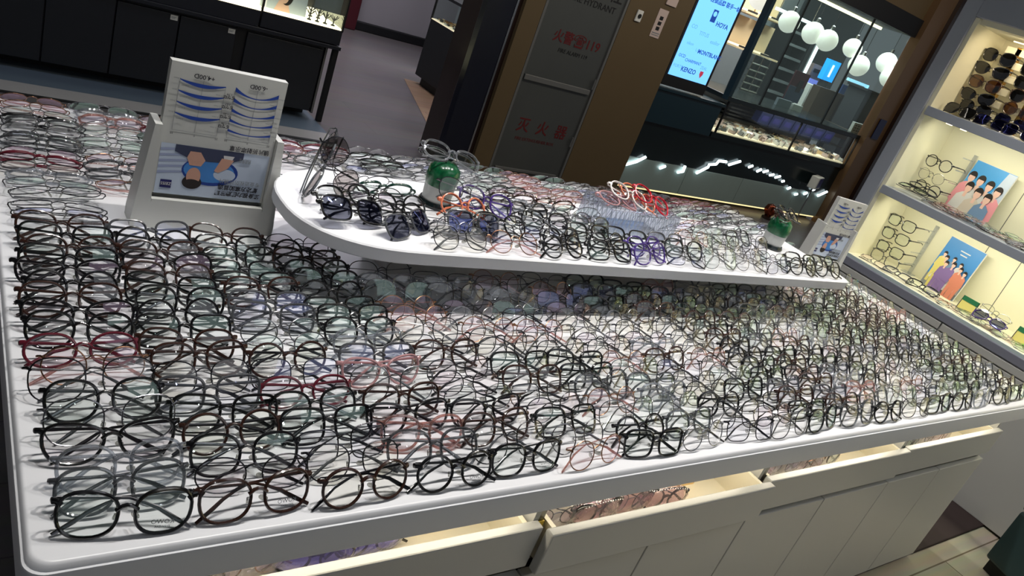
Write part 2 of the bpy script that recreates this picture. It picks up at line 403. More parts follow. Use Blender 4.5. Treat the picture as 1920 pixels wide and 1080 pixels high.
L(-1.5, LY, -.19, 1.49, LY + .58, -.095, dark_rail, .003).build('fascia', t)
L(1.50, LY, -.185, 2.005, LY + .58, -.092, dark_rail, .003).build('fascia', t)
for yy in (LY + .02, LY + .54): L(1.985, yy, -T, 2.02, yy + .035, -.21, black_gap, .003).build('leg', t)
L(1.945, LY + .05, -.66, 1.958, LY + .52, -.21, rail_grey).build('side_rail', t)
L(-1.5, LY + .004, -.095, 2.0, LY + .57, -.085, led_warm).build('lit_tray', t)
g = MB()
for a, b in (((-1.5, LY, -.09), (1.49, LY + .006, .36)), ((1.51, LY, -.09), (2.0, LY + .006, .36))): L(*a, *b, glass_clear, mb=g)
L(1.994, LY, -.09, 2.0, LY + .57, .36, glass_clear, mb=g); g.build('glass_panel', t)
f = MB()
for x in (1.495, 2.0): L(x - .006, LY - .004, -.1, x + .006, LY + .01, .36, black_gap, mb=f)
L(-1.5, LY - .004, .35, 2.01, LY + .58, .37, black_gap, mb=f); L(-1.5, LY + .55, -.09, 2.0, LY + .57, .36, shop_dark, mb=f); f.build('case_frame', t)
# picture of a woman in the glass case
t = thing('counter_picture', (1.66, LY + .1, -.085), 'pale blue advert with a dark haired woman inside the black counter glass case', 'picture', rot=(-.12, 0, 0))
mb = MB(); mb.box(-.15, 0, 0, .13, .02, .26, print_sky, .002); mb.build('card', t)
mb = MB()
def ell(mb, cx, cz, rx, rz, y, mat, n=20, a0=0, a1=2 * PI): mb.poly([(cx + rx * math.cos(a0 + (a1 - a0) * k / n), y, cz + rz * math.sin(a0 + (a1 - a0) * k / n)) for k in range(n if a1 - a0 > 6 else n + 1)], mat)
mb.poly([(-.07, -.001, .0), (.03, -.001, 0), (.01, -.001, .06), (-.045, -.001, .06)], skin2); ell(mb, .0, .10, .04, .06, -.0012, hair); ell(mb, -.016, .088, .028, .04, -.002, skin2)
mb.poly([(-.05, -.0025, .118), (.03, -.0025, .125), (.03, -.0025, .133), (-.05, -.0025, .128)], cl_white)
mb.build('printed_woman', t)
for k in range(7):
    x = 1.80 + (k % 4) * .052; y = LY + .06 + .13 * (k // 4)
    tt = thing('perfume_stand', (x, y, -.085), 'small dark branched display stand on the lit counter tray, number by number', 'display stand', 'little stands in the far glass case')
    tt['label'] = 'small dark branched stand on the lit tray of the far glass case'
    b = MB(); b.lathe([(.014, 0), (.014, .006), (.004, .01), (.004, .05 + .012 * (k % 3))], shop_dark, 10); b.build('stem', tt, smooth=True)
    b = MB()
    for q in range(5):
        a = q * 1.26 + k; b.tube([(0, 0, .03), (.02 * math.cos(a), .02 * math.sin(a), .05), (.028 * math.cos(a), .028 * math.sin(a), .062)], .0025, shop_dark, 6)
    b.build('branches', tt, smooth=True)

# ------------------------------------------------------------------ second dark case and a stool, behind the navy board
t = thing('watch_counter', (3.57, 5.5, -T), 'black counter with a lit glass window full of goods by the far wall', 'counter')
mb = MB(); mb.box(0, 0, .08, .7, .95, .605, black_gap, .004); mb.build('body', t)
mb = MB(); mb.box(.05, .05, 0, .65, .9, .08, black_gap); mb.build('plinth', t)
mb = MB(); mb.box(.0, .0, .605, .7, .95, .612, led_soft); mb.build('lit_tray', t)
mb = MB(); mb.box(0, 0, .61, .006, .95, .82, glass_clear); mb.box(0, 0, .61, .7, .006, .82, glass_clear); mb.build('glass_panel', t)
mb = MB()
for y in (0, .42, .94): mb.box(-.004, y, .6, .012, y + .014, .84, black_gap)
mb.box(-.006, -.006, .82, .7, .95, .845, black_gap, .003); mb.box(.3, .0, .61, .7, .95, .82, shop_dark); mb.build('case_frame', t)
mb = MB()
for k in range(160):
    x = .02 + random.random() * .26; y = .03 + random.random() * .88
    mb.box(x, y, .612, x + .015 + .02 * random.random(), y + .02 + .02 * random.random(), .616 + .02 * random.random(), random.choice([shop_tan, shop_dark, chrome, paper_white, gold]))
o = mb.build('trinkets'); o.location = (3.57, 5.5, -T); tag(o, 'tightly packed small goods on the lit tray of the far black counter', 'goods', kind='stuff')
t = thing('tablet_stand', (3.62, 5.6, .145), 'pale blue lit tablet on top of the far black counter', 'tablet', rot=(0, 0, -1.2))
mb = MB(); mb.box(-.11, 0, .01, .11, .012, .16, black_gap, .004); mb.build('housing', t)
mb = MB(); mb.box(-.1, -.002, .02, .1, 0, .15, sign_lit); mb.build('screen', t)
mb = MB(); mb.box(-.06, -.03, 0, .06, .05, .01, chrome, .003); mb.build('foot', t)
t = thing('bar_stool', (3.16, 5.0, -T), 'dark slim legged stool on the oak floor beside the navy board', 'stool')
mb = MB(); mb.lathe([(.15, .0), (.16, .02), (.15, .05)], black_gap, 24, Matrix.Translation((.05, .02, .42))); mb.build('seat', t, smooth=True)
for a in (.0, 1.57, 3.14, 4.71):
    mb = MB(); mb.tube([(.05 + .15 * math.cos(a + .8), .02 + .15 * math.sin(a + .8), 0), (.05 + .1 * math.cos(a + .8), .02 + .1 * math.sin(a + .8), .425)], .012, brown_dark, 8); mb.build('leg', t, smooth=True)
mb = MB(); mb.lathe([(.105, 0), (.112, .006), (.105, .012)], chrome, 24, Matrix.Translation((.05, .02, .2)), cap=False); mb.build('foot_ring', t)

# ------------------------------------------------------------------ store front: screen, glass window, counter
SY = 4.2
t = thing('screen_stand', (4.76, SY - .012, -.10), 'dark teal floor stand carrying a big pale blue brand screen', 'screen')
mb = MB(); mb.box(-.58, 0, 0, .37, .55, .26, teal_dark, .004); mb.build('plinth', t)
mb = MB(); mb.box(-.59, -.02, .26, .385, .57, .285, teal_dark, .004); mb.build('ledge', t)
mb = MB(); mb.box(-.42, -.01, .30, .08, .05, 1.45, black_gap, .004); mb.build('housing', t)
mb = MB(); mb.box(-.395, -.014, .385, .048, -.01, 1.42, screen_blue); mb.build('screen_glass', t)
mb = MB(); sx = -.173; yy = -.0150
def sc(txt, x, z, s, mat=screen_ink, b=0.): letters(txt, s, mat, face(x, yy, z), t, 'logo', b)
sc('连锁品牌 联手一站', sx + .06, 0.975, .042, screen_ink, .0008)
sc('HOYA', sx + .115, 0.830, .05, screen_ink, .001); mb.box(sx - .035, yy - .001, .83, sx + .02, yy, .92, screen_ink); mb.lathe([(.019, 0), (.019, .0012)], screen_blue, 16, Matrix.Translation((sx - .008, yy - .001, .89)) @ Matrix.Rotation(PI / 2, 4, 'X'))
sc('essilor', sx + .12, 0.700, .042, screen_faint); sc('TITUS', sx - .03, 0.730, .042, screen_faint); sc('CO', sx - .16, 0.760, .042, screen_faint)
sc('MONTBLANC', sx + .12, 0.605, .045, screen_ink, .0008); sc('Lotos', sx - .01, 0.610, .034, screen_faint); sc('nikon', sx - .13, 0.640, .034, screen_faint)
sc('CHARMANT', sx - .02, 0.520, .034); sc('ZEAL', sx + .12, 0.500, .034, screen_faint); sc('OCD', sx - .16, 0.540, .034)
sc('KENZO', sx - .03, 0.450, .05, screen_ink, .001); sc('PORTS', sx - .16, 0.460, .034, screen_faint)
mb.build('blue_badge', t); mb = MB(); mb.poly([(sx + .10, yy, 0.450), (sx + .12, yy, 0.420), (sx + .14, yy, 0.450), (sx + .14, yy, 0.475), (sx + .10, yy, 0.475)], screen_red)
mb.build('red_badge', t)

# counter under the shop window
t = thing('shop_counter', (6.2, SY, -T), 'long glossy grey counter with a lit glass case, under the shop window', 'counter')
def S(mb, x0, y0, z0, x1, y1, z1, mat, bev=0.): mb.box(x0 - 6.2, y0 - SY, z0 + T, x1 - 6.2, y1 - SY, z1 + T, mat, bev); return mb
S(MB(), 4.17, SY + .05, -.62, 7.27, SY + .8, -.1, black_gloss).build('body', t)
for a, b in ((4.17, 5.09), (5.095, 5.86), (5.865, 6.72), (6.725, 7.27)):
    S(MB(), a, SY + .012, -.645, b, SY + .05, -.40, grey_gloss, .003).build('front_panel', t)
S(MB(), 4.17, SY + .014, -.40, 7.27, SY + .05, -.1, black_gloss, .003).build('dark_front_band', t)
S(MB(), 4.17, SY + .1, -T, 7.27, SY + .7, -.64, black_gap).build('plinth', t)
o = S(MB(), 4.17, SY + .03, -.662, 7.27, SY + .06, -.651, led_toe).build('toe_light', t); o['label'] = 'warm light strip along the floor'
S(MB(), 5.15, SY - .01, -.1, 7.27, SY + .8, -.055, black_gloss, .004).build('case_base', t)
S(MB(), 5.2, SY + .02, -.055, 7.26, SY + .7, -.045, led_soft).build('lit_tray', t)
S(S(MB(), 5.2, SY, -.055, 7.26, SY + .008, .215, glass_clear), 5.2, SY, -.055, 5.208, SY + .7, .215, glass_clear).build('glass_panel', t)
m_ = MB()
for x in (5.2, 6.28, 7.28): S(m_, x - .006, SY - .004, -.06, x + .006, SY + .012, .22, black_gap)
S(m_, 5.15, SY - .012, .215, 7.27, SY + .8, .255, black_gloss, .003); S(m_, 5.2, SY + .5, -.055, 7.26, SY + .52, .215, shop_dark); m_.build('case_frame', t)
mb = MB()
for k in range(420):
    x = 5.24 + random.random() * 2.0; y = SY + .03 + random.random() * .42
    a = random.random() * 3
    M = Matrix.Translation((x, y, -.04)) @ Matrix.Rotation(a, 4, 'Z') @ Matrix.Rotation(.6 * random.random(), 4, 'X')
    mb.box(-.03, -.003, 0, .03, .003, .02 + .03 * random.random(), random.choice([chrome, wall_grey, paper_pink, shop_tan, paper_white, paper_pink, paper_white]), 0, M)
tag(mb.build('small_goods'), 'dense rows of small goods on the lit tray under the shop window', 'goods', kind='stuff')
for k in range(7):
    x = 5.98 + k * .178; z = .10
    tt = thing('gift_box', (x, SY + .18, .085), 'one of the dark blue boxes in a row along the shop counter case', 'box', 'dark blue boxes in the shop counter', rot=(.1, 0, 0))
    tt['label'] = 'dark blue box in the long row inside the shop counter case'
    b = MB(); b.box(-.082, 0, 0, .082, .08, .11, blue_box, .004); b.build('carton', tt)
    b = MB(); b.box(-.05, -.001, .03, .05, 0, .08, screen_ink if False else ink_navy); b.build('printed_panel', tt)
# shelf inside the case carrying the boxes
tag(bx('case_shelf', (5.85, SY + .1, .075), (7.27, SY + .45, .085), glass_clear), 'glass shelf carrying the dark blue boxes in the shop counter', 'shelf')
# zig-zag reflection on the grey front, imitated by glowing bars
t = thing('zigzag_reflection', (6.2, SY, -.36), 'zigzag of short white bars imitating a reflection along the grey counter front', 'reflection bars')
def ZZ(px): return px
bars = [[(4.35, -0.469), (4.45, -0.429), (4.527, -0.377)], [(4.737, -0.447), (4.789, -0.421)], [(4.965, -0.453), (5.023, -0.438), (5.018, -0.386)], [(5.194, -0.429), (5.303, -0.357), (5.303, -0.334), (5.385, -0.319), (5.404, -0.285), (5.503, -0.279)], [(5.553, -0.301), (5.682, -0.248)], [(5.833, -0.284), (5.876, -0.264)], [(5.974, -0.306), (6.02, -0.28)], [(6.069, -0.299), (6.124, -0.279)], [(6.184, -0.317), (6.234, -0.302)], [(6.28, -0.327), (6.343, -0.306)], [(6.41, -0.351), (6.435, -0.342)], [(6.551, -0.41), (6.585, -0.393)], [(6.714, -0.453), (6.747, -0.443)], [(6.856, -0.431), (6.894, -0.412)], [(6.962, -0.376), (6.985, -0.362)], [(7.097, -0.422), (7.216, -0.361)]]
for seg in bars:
    b = MB(); b.tube([(x - 6.2, -.004, z + .36) for x, z in seg], (.012, .012), led_white, 6, up=(0, 1, 0)); b.build('reflection_bar', t)
t = thing('display_cube', (6.86, SY - .1, -.335), 'small white edged screen cube before the shop counter front', 'display cube', rot=(0, 0, .35))
mb = MB(); mb.box(-.1, 0, 0, .1, .08, .12, paper_white, .006); mb.build('casing', t)
mb = MB(); mb.box(-.06, -.002, .015, .092, 0, .11, ink_navy); mb.build('screen', t)
mb = MB(); mb.tube([(0, .04, -.365), (0, .04, .0)], .008, chrome, 8); mb.lathe([(.06, -.365), (.06, -.357)], chrome, 20, Matrix.Translation((0, .04, 0))); mb.build('post', t, smooth=True)
t = thing('round_ornament', (6.28, SY - .12, -T), 'round copper coloured ornament on a little foot before the grey counter', 'ornament')
mb = MB(); mb.lathe([(.012, 0), (.03, .01), (.055, .05), (.06, .075), (.045, .115), (.01, .132)], pm('copper', (150, 72, 50), .2, metal=1), 24, Matrix.Translation((0, 0, .02))); mb.build('ball', t, smooth=True)
mb = MB(); mb.lathe([(.05, 0), (.05, .02), (.03, .03)], brown_dark, 20); mb.build('foot', t, smooth=True)

# window frame and glass
mb = MB()
mb.box(7.28, SY - .06, -T, 7.56, SY + .04, 2.2, brown_frame); mb.box(7.56, SY - .1, -T, 9.2, SY + .04, 2.2, brown_dark)
mb.box(4.15, SY, 1.4, 7.26, SY + .5, 2.2, brown_wall); mb.box(4.15, SY - .02, 1.24, 7.26, SY + .4, 1.4, black_gap)
struct('wall_shopfront', mb)
mb = MB(); mb.box(5.17, SY + .34, 1.215, 7.26, SY + .37, 1.24, led_warm); tag(mb.build('cove_light'), 'warm light strip along the top of the shop window', 'light strip')
mb = MB(); mb.box(5.15, SY + .03, .255, 7.26, SY + .038, 1.24, glass_green); 
for x in (5.165,): mb.box(x - .02, SY - .01, .22, x + .02, SY + .05, 1.24, teal_dark)
for x in (5.62, 6.60): mb.box(x - .004, SY + .024, .25, x + .004, SY + .044, 1.24, black_gap)
struct('window_1', mb)
tag(bx('small_poster', (-.06, -.006, 0), (.06, 0, .2), blue_box, None, 0, (7.40, SY - .07, .27)), 'small dark blue card fixed to the brown window frame', 'card')

# inside the shop
mb = MB(); mb.box(4.2, 7.0, -T, 9.2, 7.1, 2.2, wall_grey); struct('wall_shop', mb)
def sp(u, z, y): k = y / SY; return u * k, .72 + (z - .72) * k          # keep the sight line, move back to depth y
GL = [((5.02, 1.03), 4.9, .125), ((5.46, .942), 4.9, .105), ((5.812, .935), 5.0, .11), ((6.045, .926), 4.85, .11), ((6.441, .95), 5.05, .10), ((6.66, .837), 4.9, .115), ((7.06, .95), 5.0, .115), ((7.24, .845), 4.85, .115)]
for i, ((u, z), y, r) in enumerate(GL):
    x, zz = sp(u, z, y)
    r *= y / SY * .82
    tt = thing('globe_pendant', (x, y, zz), '%s white globe lamp from the screen stand, hanging behind the shop window' % ('first second third fourth fifth sixth seventh eighth'.split()[i]), 'lamp', 'globe lamps behind the shop window')
    b = MB(); b.lathe([(max(.004, r * math.sin(PI * k / 14)), -r * math.cos(PI * k / 14)) for k in range(15)], globe_white, 28); b.build('globe', tt, smooth=True)
    b = MB(); b.lathe([(.018, r - .004), (.018, r + .035), (.006, r + .045)], chrome, 12); b.tube([(0, 0, r + .04), (0, 0, 2.2 - zz)], .004, black_gap, 6); b.build('cord', tt, smooth=True)
def place(name, u0, z0, u1, z1, y, dep, label, cat, parts, group=None):
    (x0, a), (x1, b_) = sp(u0, z0, y), sp(u1, z1, y)
    tt = thing(name, ((x0 + x1) / 2, y, a), label, cat, group); W = (x1 - x0) / 2; H = b_ - a
    for nm, (p, q, r_, s_, d0, d1, mat) in parts:
        m = MB(); m.box(-W + 2 * W * p, d0 * dep, H * q, -W + 2 * W * r_, d1 * dep, H * s_, mat, .002); m.build(nm, tt)
    if name in ('wall_rack', 'advert_screen', 'lit_sign', 'white_kiosk', 'seat_back', 'light_frame', 'shop_column', 'display_rack', 'red_poster', 'price_cards', 'white_sign'):
        m = MB(); m.box(-W * .5, dep * .3, -T - a, W * .5, dep * .9, 0, shop_dark); m.build('pedestal', tt)
    return tt
t = place('wall_rack', 5.55, .28, 5.86, .98, 6.6, .3, 'dark open rack with grey shelves behind the shop window', 'rack',
      [('frame', (0, 0, .08, 1, 0, 1, black_gap)), ('frame', (.92, 0, 1, 1, 0, 1, black_gap)), ('back', (.08, 0, .92, 1, .7, 1, shop_dark))] + [('shelf', (.08, k / 7, .92, k / 7 + .03, 0, 1, wall_grey)) for k in range(8)])
(lx0, lz0), (lx1, lz1) = sp(5.26, .985, 5.6), sp(5.80, .985, 5.6)
tt = thing('linear_pendant', (lx0, 5.6, lz0), 'long white linear lamp hanging behind the first globes', 'lamp')
m_ = MB(); m_.box(0, 0, 0, lx1 - lx0, .04, .03, led_white); m_.build('tube', tt)
for q_ in (.05, lx1 - lx0 - .05):
    m_ = MB(); m_.tube([(q_, .02, .03), (q_, .02, 2.2 - lz0)], .004, chrome, 6); m_.build('cord', tt)
place('tube_light', 5.965, .35, 5.985, .93, 6.2, .05, 'tall thin white light tube on the grey shop wall', 'light tube', [('tube', (0, 0, 1, 1, 0, .6, led_white)), ('mount', (0, 0, 1, 1, .6, 1, wall_grey))])
place('advert_screen', 6.05, .28, 6.22, .72, 5.6, .06, 'lilac lit advert screen with a dark figure inside the shop', 'screen',
      [('housing', (0, 0, 1, 1, .2, 1, pm('advert_housing', (120, 104, 104), .4))), ('screen', (.12, .05, .88, .72, 0, .2, screen_lilac)), ('dark_picture', (.4, .18, .68, .45, -.1, 0, black_gap)), ('header', (.15, .85, .7, .92, .1, .2, black_gap))])
place('lit_sign', 6.25, .62, 6.42, .80, 5.4, .08, 'bright blue lit sign block inside the shop', 'sign', [('casing', (0, 0, 1, 1, .2, 1, sign_cyan)), ('white_mark', (.35, .2, .5, .8, .1, .2, sign_lit))])
place('white_kiosk', 6.16, .18, 6.32, .55, 5.2, .2, 'slim white kiosk below the bright blue sign', 'kiosk', [('body', (0, 0, 1, 1, .1, 1, paper_white)), ('screen', (.25, .55, .75, .85, 0, .1, print_sky))])
place('seat_back', 6.28, .30, 6.66, .56, 5.0, .1, 'brown padded chair back seen through the shop window', 'chair', [('backrest', (0, 0, 1, 1, 0, 1, brown_leather)), ('edge_roll', (.96, 0, 1, 1, -.2, .2, brown_dark)), ('cushion', (.05, -.35, .95, 0, -3, .2, brown_leather))])
place('light_frame', 6.60, .30, 7.0, .73, 5.9, .06, 'cyan lit door frame against the shop wall', 'light frame',
      [('side_light', (.88, 0, .96, .95, 0, .5, led_cyan)), ('top_light', (.05, .9, .96, .96, 0, .5, led_cyan)), ('blue_panel', (.05, .1, .6, .8, .5, 1, pm('shop_blue_panel', (34, 58, 104), .4)))])
place('shop_column', 7.0, .25, 7.4, .68, 5.3, .3, 'dark grey upholstered block near the brown window frame', 'block', [('body', (.1, 0, .9, .95, .1, 1, shop_dark)), ('cap', (0, .95, 1, 1, 0, 1, black_gap))])
for i, (u0, z0, u1, z1) in enumerate([(4.98, .62, 5.32, .86), (5.30, .62, 5.55, .86), (4.92, .88, 5.2, 1.15), (5.22, .9, 5.5, 1.15)]):
    place('lit_shelf', u0, z0, u1, z1, 6.0, .3, ['lower tan lit shelf box behind the screen stand', 'tan lit shelf box beside the window post', 'upper tan lit shelf box behind the screen stand', 'upper tan shelf box beside the window post'][i], 'shelf box',
          [('back', (0, 0, 1, 1, .8, 1, shop_tan)), ('shelf', (0, 0, 1, .06, 0, .8, shop_tan)), ('shelf_light', (.02, .06, .98, .12, .5, .7, led_soft)), ('item', (.3, .06, .6, .12, .1, .3, black_gap))], 'tan shelf boxes in the shop')
place('display_rack', 5.28, .30, 5.56, .62, 5.0, .2, 'clear rack with white ticks on the shop counter', 'rack', [('back', (0, 0, 1, 1, .8, 1, shop_dark))] + [('upright', (.1 + .4 * k, 0, .14 + .4 * k, 1, .3, .5, chrome)) for k in range(3)] + [('rung', (.1, .1 + .17 * k, .95, .13 + .17 * k, .3, .4, paper_white)) for k in range(5)])
place('red_poster', 5.86, .36, 6.08, .62, 4.9, .03, 'dark red and blue card standing on the shop counter', 'card', [('card', (0, 0, 1, 1, .4, 1, red_dark)), ('blue_part', (0, 0, 1, .5, .2, .4, pm('card_blue', (52, 66, 88), .5))), ('face', (.45, .35, .75, .75, .1, .2, hair))])
place('price_cards', 5.83, .255, 6.2, .36, 4.6, .06, 'pair of pale grey cards at the foot of the red card', 'card', [('card', (0, 0, .55, 1, .5, 1, pm('card_grey', (130, 140, 148), .5))), ('card', (.6, 0, 1, .9, .3, .8, paper_white)), ('dark_mark', (.7, .2, .8, .4, .2, .3, black_gap))])
place('white_sign', 7.1, .262, 7.27, .36, 4.45, .05, 'small white card with dark marks beside the brown window frame', 'card', [('board', (0, 0, 1, 1, .3, 1, paper_white))] + [('mark', (.15 + .28 * (k % 3), .2 + .25 * (k // 3), .3 + .28 * (k % 3), .28 + .25 * (k // 3), .2, .3, ink_dark)) for k in range(9)])
place('stacked_sheets', 5.25, .08, 5.8, .2, 4.55, .2, 'dark striped stack of trays inside the shop counter', 'trays', [('tray', (0, .02 + .24 * k, 1, .14 + .24 * k, 0, 1, shop_dark)) for k in range(4)])

# ------------------------------------------------------------------ white counter: worktop and drawer units
X0, X1, Y0, Y1 = .085, 2.985, .645, 2.12
mb = MB()
prof = [(.004, -.062), (0, -.058), (0, -.012), (.0008, -.0098), (.003, -.009), (.0034, -.0075), (.0055, -.003), (.0072, -.0008), (.009, -.00004), (.0105, 0), (.03, 0)]
mb.loft([rrect(X0 + i, Y0 + i, X1 - i, Y1 - i, .024, z, 7) for i, z in prof], white_top)
o = mb.build('worktop', smooth=True); tag(o, 'long white worktop with softly rounded edge, covered with rows of eyeglasses', 'worktop')
divs = [.19, .85, 1.51, 2.18, 2.838]
opened = [.0, .022, .006, .0]
for i in range(4):
    a, b = divs[i], divs[i + 1]
    t = thing('drawer_cabinet', ((a + b) / 2, .66, -T), ['white drawer cabinet under the worktop, by the aisle, holding sleeved glasses', 'white drawer cabinet with its drawer slid out furthest', 'white drawer cabinet third from the aisle end of the counter', 'white drawer cabinet at the wall cabinet end of the counter'][i], 'cabinet', 'white drawer cabinets under the worktop')
    W = (b - a) / 2
    mb = MB()
    mb.box(-W, .02, .022, -W + .012, 1.38, T - .062, steel if i else white_body); mb.box(W - .012, .02, .022, W, 1.38, T - .062, white_body)
    mb.box(-W, 1.37, .022, W, 1.38, T - .062, white_body); mb.box(-W, .02, .022, W, 1.38, .04, white_body); mb.box(-W, .05, .44, W, 1.37, .452, cream_in)
    mb.build('carcass', t)
    mb = MB(); mb.box(-W + .01, .06, .0, W - .01, 1.34, .022, black_gap); mb.build('plinth', t)
    d = opened[i]
    fr = MB(); fr.box(-W + .002, -d, T - .212, W - .002, -d + .02, T - .118, white_body, .003); fr = fr.build('drawer', t)
    mb = MB(); mb.box(-W + .02, -d + .02, T - .208, W - .02, -d + .60, T - .2, cream_in); mb.box(-W + .02, -d + .02, T - .2, -W + .03, -d + .6, T - .125, cream_in); mb.box(W - .03, -d + .02, T - .2, W - .02, -d + .6, T - .125, cream_in); mb.box(-W + .02, -d + .59, T - .2, W - .02, -d + .6, T - .1, cream_in)
    mb.build('drawer_box', fr)
    mb = MB(); mb.box(W - .19, -d + .12, T - .2, W - .11, -d + .56, T - .165, birch); mb.build('wood_block', fr)
    mb = MB(); mb.box(-W + .012, .03, T - .2, -W + .019, .5, T - .11, steel); mb.build('runner', t)
    if i == 1:
        q = bx('sticker', (-W + .001, .017, T - .142), (-W + .013, .0195, T - .122), yellow_tag, t); q['label'] = 'small yellow sticker'
    for k in (0, 1):
        x0 = -W + .002 + k * W; x1 = x0 + W - .004
        mb = MB(); mb.box(x0, 0, .022, x1, .018, T - .236, white_body, .002); dd = mb.build('door', t)
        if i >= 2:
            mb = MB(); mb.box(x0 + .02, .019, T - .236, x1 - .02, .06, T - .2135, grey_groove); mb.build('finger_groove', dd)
# ------------------------------------------------------------------ raised shelf
RZ = .14
def riser_outline(i, z):
    out = []; xa, xb, ya, yb = .544 + i, 2.412 - i, 1.163 + i, 1.555 - i; cy = (ya + yb) / 2; rx = .24 - i; ry = (yb - ya) / 2
    for cx, cyy, a0 in ((xb - .035, ya + .035, -PI / 2), (xb - .035, yb - .035, 0)):
        for k in range(7):
            a = a0 + PI / 2 * k / 6; out.append((cx + .035 * math.cos(a), cyy + .035 * math.sin(a), z))
    for k in range(25):
        a = PI / 2 + PI * k / 24; c, s = math.cos(a), math.sin(a)
        out.append((xa + rx - rx * abs(c) ** .82, cy + ry * math.copysign(abs(s) ** .82, s), z))
    return out
t = thing('raised_shelf', (0, 0, 0), 'long white raised shelf with one rounded end, standing on the worktop', 'shelf')
mb = MB(); mb.loft([riser_outline(.003, RZ - .030), riser_outline(0, RZ - .027), riser_outline(0, RZ - .003), riser_outline(.003, RZ)], white_top); mb.build('shelf_board', t, smooth=True)
mb = MB(); mb.box(.80, 1.325, 0, 2.24, 1.45, RZ - .03, white_body, .003); mb.build('support_box', t)

# ------------------------------------------------------------------ two sign stands
def sign_stand(loc, label, rot=0.):
    t = thing('sign_stand', loc, label, 'sign', rot=(0, 0, rot))
    W = .109
    mb = MB()
    mb.slab([(-W, .07), (W, .07), (W, .335), (-W, .335)], 0, .02, sign_white); mb.build('sign_board', t)
    mb = MB()
    mb.slab([(-W - .032, 0), (W + .032, 0), (W + .032, .02), (W + .014, .215), (W + .001, .215), (W + .001, .055), (-W - .001, .055), (-W - .001, .215), (-W - .014, .215), (-W - .032, .02)], -.014, .045, sign_white)
    mb.box(-W, -.014, .055, W, -.002, .062, sign_white); mb.box(-W, .022, .055, W, .045, .2, sign_white)
    mb.build('holder', t)
    mb = MB(); yy = -.0006; up = PI
    U = lambda u: -W + 2 * W * u
    V = lambda v: .07 + .265 * v
    # picture half: printed area at the bottom
    mb.poly([(U(.02), yy, V(.0)), (U(.98), yy, V(0)), (U(.98), yy, V(.40)), (U(.02), yy, V(.40))], print_sky)
    for k in range(5): mb.poly([(U(.02), yy - .0002, V(.16 + k * .045)), (U(.28), yy - .0002, V(.19 + k * .045)), (U(.28), yy - .0002, V(.205 + k * .045)), (U(.02), yy - .0002, V(.18 + k * .045))], print_stripe)
    def E(cu, cv, ru, rv, d, mat, n=28): mb.poly([(U(cu + ru * math.cos(2 * PI * k / n)), yy - d, V(cv + rv * math.sin(2 * PI * k / n))) for k in range(n)], mat)
    E(.47, .215, .25, .115, .0003, print_poolrim); E(.46, .22, .225, .095, .0004, print_pool); E(.60, .20, .1, .05, .0005, print_sky)
    mb.poly([(U(.14), yy - .0006, V(.345)), (U(.30), yy - .0006, V(.29)), (U(.62), yy - .0006, V(.30)), (U(.74), yy - .0006, V(.345)), (U(.74), yy - .0006, V(.40)), (U(.14), yy - .0006, V(.40))], ink_navy if False else cl_navy2)
    mb.poly([(U(.27), yy - .0007, V(.36)), (U(.36), yy - .0007, V(.36)), (U(.41), yy - .0007, V(.30)), (U(.38), yy - .0007, V(.25)), (U(.28), yy - .0007, V(.25)), (U(.25), yy - .0007, V(.31))], skin)
    E(.325, .115, .085, .055, .0007, hair); E(.33, .165, .062, .07, .0009, skin); E(.325, .108, .075, .032, .001, hair)
    mb.poly([(U(.55), yy - .0008, V(.335)), (U(.66), yy - .0008, V(.33)), (U(.62), yy - .0008, V(.26)), (U(.54), yy - .0008, V(.215)), (U(.50), yy - .0008, V(.225))], skin)
    mb.poly([(U(.56), yy - .0007, V(.36)), (U(.66), yy - .0007, V(.36)), (U(.64), yy - .0007, V(.32)), (U(.57), yy - .0007, V(.325))], cl_white)
    mb.poly([(U(.06), yy - .0008, V(.05)), (U(.155), yy - .0008, V(.05)), (U(.155), yy - .0008, V(.115)), (U(.06), yy - .0008, V(.115))], ink_navy)
    def X(txt, u, v, s, mat, d=.0012, b=0.): mb.text(txt, s, mat, Matrix.Translation((U(u), yy - d, V(v))) @ Matrix.Rotation(PI / 2, 4, 'X') @ Matrix.Rotation(PI, 4, 'Z'), depth=.0001, bold=b)
    X('ZEISS', .108, .085, .0085, paper_white)
    X('终身视力健康管理', .75, .055, .0115, ink_dark, b=.0003); X('解决方案的首选', .745, .105, .0115, ink_dark, b=.0003); X('专业近视防控镜片', .75, .155, .0105, ink_grey)
    X('镜片折射率示意', .78, .43, .0115, ink_dark, b=.0002); X('扫码关注', .76, .345, .006, ink_grey); X('健康视力', .76, .33, .006, ink_grey)
    # lens chart half
    def lens(uc, vc, wu, plus, s):
        n = 14; top = []; bot = []
        for k in range(n + 1):
            q = -1 + 2 * k / n; sag = .035 * s * (q * q - .5)
            th = (.020 * (1 - q * q) + .003) if plus else (.026 * s * q * q + .004)
            top.append((U(uc + wu * q), yy - .0004, V(vc + sag + th))); bot.append((U(uc + wu * q), yy - .0004, V(vc + sag - (.004 if plus else .003))))
        mb.poly(bot + top[::-1], ink_blue)
    for k in range(4): lens(.275, .865 - .082 * k, .19, True, 1)
    for k in range(5): lens(.745, .85 - .075 * k, .195, False, 1 - .13 * k)
    def line(u0, v0, u1, v1, th=.0006):
        mb.box(U(u0) - (th / 2 if u0 == u1 else 0), yy - .0002, V(v0) - (th / 2 if v0 == v1 else 0), U(u1) + (th / 2 if u0 == u1 else 0), yy, V(v1) + (th / 2 if v0 == v1 else 0), ink_grey)
    for u in (.085, .275, .465, .55, .745, .94): line(u, .505, u, .90 if .2 < u < .3 or .7 < u < .8 else .885)
    line(.085, .505, .465, .505); line(.55, .505, .94, .505)
    X('+4.00D', .275, .925, .0125, ink_dark, b=.0002); X('-6.00D', .745, .925, .0125, ink_dark, b=.0002)
